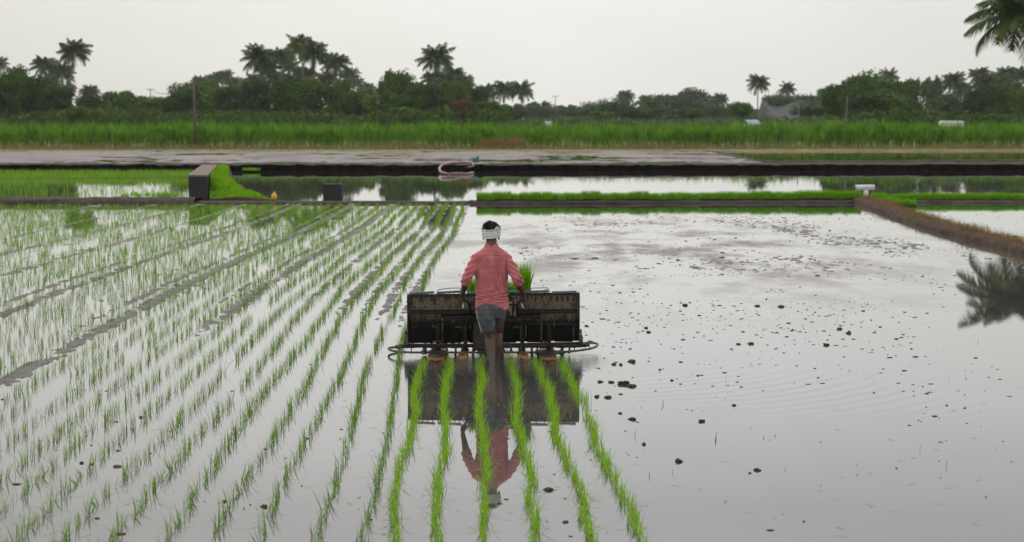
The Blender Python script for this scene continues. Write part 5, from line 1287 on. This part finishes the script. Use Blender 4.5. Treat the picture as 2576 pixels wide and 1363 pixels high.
# shirt: torso with a curved tail, sleeves rolled to below the elbow
def shirt():
    global mb
    mb = MB(); n = 44
    hem = ([805,815,832,850,870,900,940,985,1020,1045,1058,1068,1075],[800,790,768,752,741,738,747,764,781,794,797,785,760])
    def ring(cx0, cx1, cy, ry, D=15.05, sq=2.3, hemk=0.0):
        c = (cx0+cx1)/2; r = (cx1-cx0)/2; out = []
        for k in range(n):
            a = 2*math.pi*k/n; ca, sa = math.cos(a), math.sin(a)
            u = math.copysign(abs(ca)**(2/sq), ca); v = math.copysign(abs(sa)**(2/sq), sa); x = c+u*r
            y = cy
            if hemk: y = cy+(float(np.interp(x, *hem))-cy)*hemk
            p = P(x, y, D)-MO; out.append(Vector((p.x, p.y+v*ry, p.z)))
        return out
    rings = [ring(888,979,272,.060,15.06), ring(884,984,286,.064,15.06), ring(868,1004,303,.075), ring(838,1034,322,.088), ring(808,1063,338,.096), ring(786,1082,356,.104), ring(780,1088,385,.112), ring(786,1082,430,.118),
             ring(796,1074,480,.122), ring(804,1068,540,.122), ring(809,1062,600,.118), ring(810,1062,650,.117), ring(806,1068,690,.122), ring(803,1072,720,.128,15.05,2.3,.5), ring(804,1073,745,.132,15.05,2.3,1.0)]
    mb.loft(rings)
    for (sh, el, wr, s) in ((SLp,ELp,WL,-1),(SRp,ERp,WR,1)):
        a = sh+Vector((-s*.028,0,.006)); e2 = el+Vector((s*.004,0,0)); cf = el.lerp(wr,.25)+Vector((0,0,.0)); 
        mb.capsule([a, a.lerp(e2,.3), a.lerp(e2,.65), e2, cf.lerp(e2,.35)], [.060,.062,.058,.056,.055], 18)
        d = (wr-el).normalized(); mb.tube([cf-d*.035, cf-d*.025, cf, cf+d*.012], [.050,.058,.056,.046], 18)
    # collar
    mb.loft([ring(886,980,266,.058,15.065,2.0), ring(882,984,273,.063,15.065,2.0), ring(878,988,292,.071,15.06,2.0)])
    me = remeshed(mb, 'shirt', .0048, 5, .5)
    k = len(me.vertices); v = np.zeros(k*3); me.vertices.foreach_get('co', v); v = v.reshape(-1,3); nn = np.zeros(k*3, np.float32); me.vertices.foreach_get('normal', nn); nn = nn.reshape(-1,3)
    x, y, z = v[:,0], v[:,1], v[:,2]
    zs = lambda cy: (P(935,cy,15.05)-MO).z
    back = (nn[:,1] < .3)
    # folds: long slanting ones right of the spine, bunched horizontal ones at the waist, diagonal ones on the sleeves
    xc = x+.045*np.sin((z-.6)*5); env = sm(zs(700), zs(620), z)*sm(zs(370), zs(430), z)
    f = .0050*np.sin((xc+.20*(z-1.0)*(x > -.02))*145+1.2*fbm(z*7, x*3, 2, 5))*env*sm(-.06,.06,x)*(np.abs(x) < .17)
    f += .0026*np.sin(xc*85+3*fbm(z*6, x*3, 2, 6))*env*(np.abs(x) < .17)
    wz = np.exp(-((z-zs(690))/.055)**2); f += .0055*wz*np.sin((z+.16*x+.02*np.sin(x*17))*185+2.2*fbm(x*6, z*4, 2, 8))
    f += .0036*wz*np.sin((z-.25*x)*120)
    sl = sm(.17,.20,np.abs(x)); f += .0040*sl*np.sin((z+.55*np.abs(x))*130+3.5*fbm(x*14, z*10, 2, 9))
    f += (fbm(x*13, z*13+y*9, 3, 11)-.5)*.011; f += .009*np.exp(-((x+.004*np.sin(z*20))/.012)**2)*env*back - .007*np.exp(-((np.abs(x-.005)-.05)/.022)**2)*env*back
    # yoke seam
    yk = zs(352)+.0*x; f += .0022*np.exp(-((z-yk)/.004)**2)*(np.abs(x) < .165)*back; f -= .0022*np.exp(-((z-yk+.008)/.005)**2)*(np.abs(x) < .165)*back
    # sleeve seam
    f -= .004*np.exp(-((np.abs(x)-.178-.12*(1.18-z)*(z < 1.18))/.006)**2)*(z > zs(480))
    v += nn*f[:,None]*1.25; me.vertices.foreach_set('co', v.ravel()); me.update()
    m, nt, out = newmat('shirt'); b = N(nt, 'ShaderNodeBsdfPrincipled'); b.inputs['Roughness'].default_value = .9; b.inputs['Specular IOR Level'].default_value = .2; b.inputs['Sheen Weight'].default_value = .15
    nq = noise(nt, 9, 5, .65); r = ramp(nt, nq.outputs[0], [(.30, (.35,.085,.095)), (.52,(.44,.12,.13)), (.75, (.56,.22,.225))])
    tc = N(nt, 'ShaderNodeTexCoord'); sp = N(nt, 'ShaderNodeSeparateXYZ'); nt.links.new(tc.outputs['Object'], sp.inputs[0])
    wob = noise(nt, 6, 1)
    def M_(op, a, c=None, d=None):
        q = N(nt, 'ShaderNodeMath', operation=op)
        for i, s_ in enumerate((a, c, d)):
            if s_ is None: continue
            if isinstance(s_, (int, float)): q.inputs[i].default_value = s_
            else: nt.links.new(s_, q.inputs[i])
        return q.outputs[0]
    S_ = .033
    wv = M_('MULTIPLY', M_('SUBTRACT', wob.outputs[0], .5), .02)
    zz = M_('DIVIDE', M_('ADD', sp.outputs['Z'], wv), S_*.8); rowi = M_('FLOOR', zz); odd = M_('MULTIPLY', M_('MODULO', rowi, 2.0), .5)
    xx = M_('ADD', M_('DIVIDE', M_('ADD', sp.outputs['X'], wv), S_), odd)
    fx = M_('SUBTRACT', M_('FRACT', xx), .5); fz = M_('SUBTRACT', M_('FRACT', zz), .5)
    dx = M_('MULTIPLY', fx, S_); dz = M_('MULTIPLY', fz, S_*.8)
    dist = M_('SQRT', M_('ADD', M_('MULTIPLY', dx, dx), M_('MULTIPLY', dz, dz)))
    dot = M_('MULTIPLY', M_('LESS_THAN', dist, .0025), .62)
    mx = N(nt, 'ShaderNodeMix', data_type='RGBA'); mx.inputs['B'].default_value = (.80,.72,.72,1); nt.links.new(dot, mx.inputs['Factor']); nt.links.new(r.outputs[0], mx.inputs['A']); nt.links.new(mx.outputs['Result'], b.inputs['Base Color'])
    n3 = noise(nt, 70, 3); bp = N(nt, 'ShaderNodeBump'); bp.inputs['Strength'].default_value = .35; bp.inputs['Distance'].default_value = .004; nt.links.new(n3.outputs[0], bp.inputs['Height']); nt.links.new(bp.outputs[0], b.inputs['Normal'])
    nt.links.new(b.outputs[0], out.inputs[0]); M['shirt'] = m
    link('shirt', me, m, man, True)
shirt()
def shorts():
    global mb
    mb = MB(); n = 36
    def ring(cx0, cx1, cyl, cyr, ry, D):
        c = (cx0+cx1)/2; r = (cx1-cx0)/2; out = []
        for k in range(n):
            a = 2*math.pi*k/n; ca, sa = math.cos(a), math.sin(a); sq = 2.3
            u = math.copysign(abs(ca)**(2/sq), ca); v = math.copysign(abs(sa)**(2/sq), sa); cy = cyl+(cyr-cyl)*(u+1)/2
            p = P(c+u*r, cy, D)-MO; out.append(Vector((p.x, p.y+v*ry, p.z)))
        return out
    mb.loft([ring(826,1048,700,700,.108,15.05), ring(818,1058,735,735,.118,15.045), ring(813,1062,780,775,.126,15.04), ring(812,1060,820,810,.125,15.05), ring(822,1046,862,852,.110,15.07)])
    mb.loft([ring(812,945,770,770,.105,15.02), ring(815,957,820,815,.105,15.01), ring(826,963,880,870,.100,15.01), ring(842,966,940,905,.092,15.02), ring(852,966,982,942,.086,15.035), ring(853,964,987,947,.080,15.035)])
    mb.loft([ring(935,1062,770,770,.100,15.06), ring(945,1056,820,815,.098,15.09), ring(950,1048,870,865,.090,15.13), ring(958,1034,915,895,.080,15.17), ring(960,1020,946,916,.074,15.19), ring(962,1017,949,920,.068,15.19)])
    me = remeshed(mb, 'shorts', .0048, 3, .5); k = len(me.vertices); v = np.zeros(k*3); me.vertices.foreach_get('co', v); v = v.reshape(-1,3); nn = np.zeros(k*3, np.float32); me.vertices.foreach_get('normal', nn); nn = nn.reshape(-1,3)
    x, y, z = v[:,0], v[:,1], v[:,2]; f = .0014*np.sin((z+.9*x)*60+4*fbm(x*8, z*8, 2, 3))+.0013*np.sin((z-.6*x)*95+2*fbm(x*9, z*5, 2, 4))*sm(.35,.6,z)+(fbm(x*12, z*12+y*7, 3, 6)-.5)*.010
    v += nn*f[:,None]; me.vertices.foreach_set('co', v.ravel()); me.update()
    m = mat('shorts', [(.055,.060,.068),(.085,.092,.102),(.12,.125,.135)], .9, 10, .3, 90, .15, bdist=.003); link('shorts', me, m, man, True)
    # side stripe
    st = MB(); pts = [P(a_,c_,15.03)-MO for a_,c_ in ((813,800),(820,840),(832,890),(846,940),(855,980))]
    vs=[]; 
    for p in pts: vs += [p+Vector((-.006,-.035,0)), p+Vector((.010,-.062,0))]
    st.add(vs, [(2*i,2*i+1,2*i+3,2*i+2) for i in range(len(pts)-1)]); so_ = st.build('side_stripe', mat('stripe', [(.30,.27,.22)], .9), None, True); so_.modifiers.new('s','SOLIDIFY').thickness = .004; so_.parent = [c for c in man.children if c.name.startswith('shorts')][0]
shorts()
# head cloth
def headcloth():
    rings = []; n = 72; nz = 22
    for j in range(nz+1):
        t = j/nz; out = []
        for k in range(n):
            a = 2*math.pi*k/n; ca, sa = math.cos(a), math.sin(a)
            front = max(0, sa)
            zlo = -.060+.040*front+.006*ca; zhi = .035+.010*ca*(ca > 0)-.010*front + (.022 if False else 0)
            z = zlo+(zhi-zlo)*t
            bul = .0035*math.sin(t*22+2.2*ca+1.3*math.sin(2*a))+.0025*math.sin(t*37+3*a)+.006*math.sin(math.pi*t)
            rx = .092+bul+.006*t; ry = .107+bul
            out.append(hc+Vector((ca*rx, sa*ry, z)))
        rings.append(out)
    inner = [[hc+(v-hc-Vector((0,0,(v-hc).z))).normalized()*.066+Vector((0,0,(v-hc).z)) for v in q] for q in (rings[-1], rings[0])]
    mb = MB(); mb.loft(rings+inner[:1]+inner[1:]+rings[:1], cap=False)
    h = mb.build('head_cloth', mat('cotton', [(.52,.52,.51),(.66,.66,.655)], .95, 25, .4, 110, .1, bdist=.002), man, True)
    mb = MB(); c = hc+Vector((.052,-.076,.018))
    mb.ball(c, (.018,.014,.013), 14, 10, Matrix.Rotation(.4,3,'Y'))
    f = [hc+Vector(q) for q in ((.022,-.105,.022),(.046,-.100,.056),(.066,-.084,.074),(.086,-.058,.058),(.099,-.040,.026),(.094,-.048,.010),(.062,-.088,.008))]
    cen = hc+Vector((.062,-.090,.034)); vs = [cen]+f; fs = [(0,i,i+1) for i in range(1,7)]+[(0,7,1)]
    back = [v+Vector((-.006,.022,0)) for v in vs]; mb.add(vs+back, fs+[tuple(i+8 for i in reversed(q)) for q in fs]+[(i,i+8,(i % 7)+1+8,(i % 7)+1) for i in range(1,8)])
    k = mb.build('knot', h.data.materials[0], h, True); s_ = k.modifiers.new('s','SUBSURF'); s_.levels = s_.render_levels = 2
headcloth()
def hair():
    bm = MB(); n = 36; rings = []
    for j in range(12):
        a = R(4+86*j/11.0); q = []
        for k in range(n):
            b = 2*math.pi*k/n; s = 1+.05*math.sin(5*b+j)+.05*random.random()
            q.append(hc+Vector((math.cos(a)*math.cos(b)*.085*s, math.cos(a)*math.sin(b)*.102*s, +.020+math.sin(a)*.086*s)))
        rings.append(q)
    bm.loft(rings); h = bm.build('hair', M['hair'], man, True)
    n = 2600; b = RNG.uniform(0, 6.28, n); a = np.arcsin(RNG.uniform(.02,1,n)); 
    bx = np.stack([np.cos(a)*np.cos(b)*.083, np.cos(a)*np.sin(b)*.10, .018+np.sin(a)*.084],-1)+np.array(hc)
    d = np.stack([np.cos(a)*np.cos(b), np.cos(a)*np.sin(b), np.sin(a)],-1)+RNG.normal(0,.45,(n,3)); d[:,2] += .25; d[:,0] -= .15; d /= np.linalg.norm(d,axis=1)[:,None]
    tl = np.where((bx[:,0] < hc.x-.005) & (a > .5), 1.5, 1.0); L = RNG.uniform(.012,.030,n)*tl; w_ = np.cross(d, RNG.normal(0,1,(n,3))); w_ /= np.linalg.norm(w_,axis=1)[:,None]; w_ *= .0016
    mid = bx+d*L[:,None]*.6; d2 = d+np.array([.25,-.1,-.35]); tip = mid+d2*L[:,None]*.55
    V = np.stack([bx-w_, bx+w_, mid+w_*.8, mid-w_*.8, tip],1).reshape(-1,3); i = np.arange(n)[:,None]*5
    link('hair_strands', mixmesh('hair_strands', V, i+np.array([0,1,2,3]), i+np.array([3,2,4])), M['hair'], h)
hair()
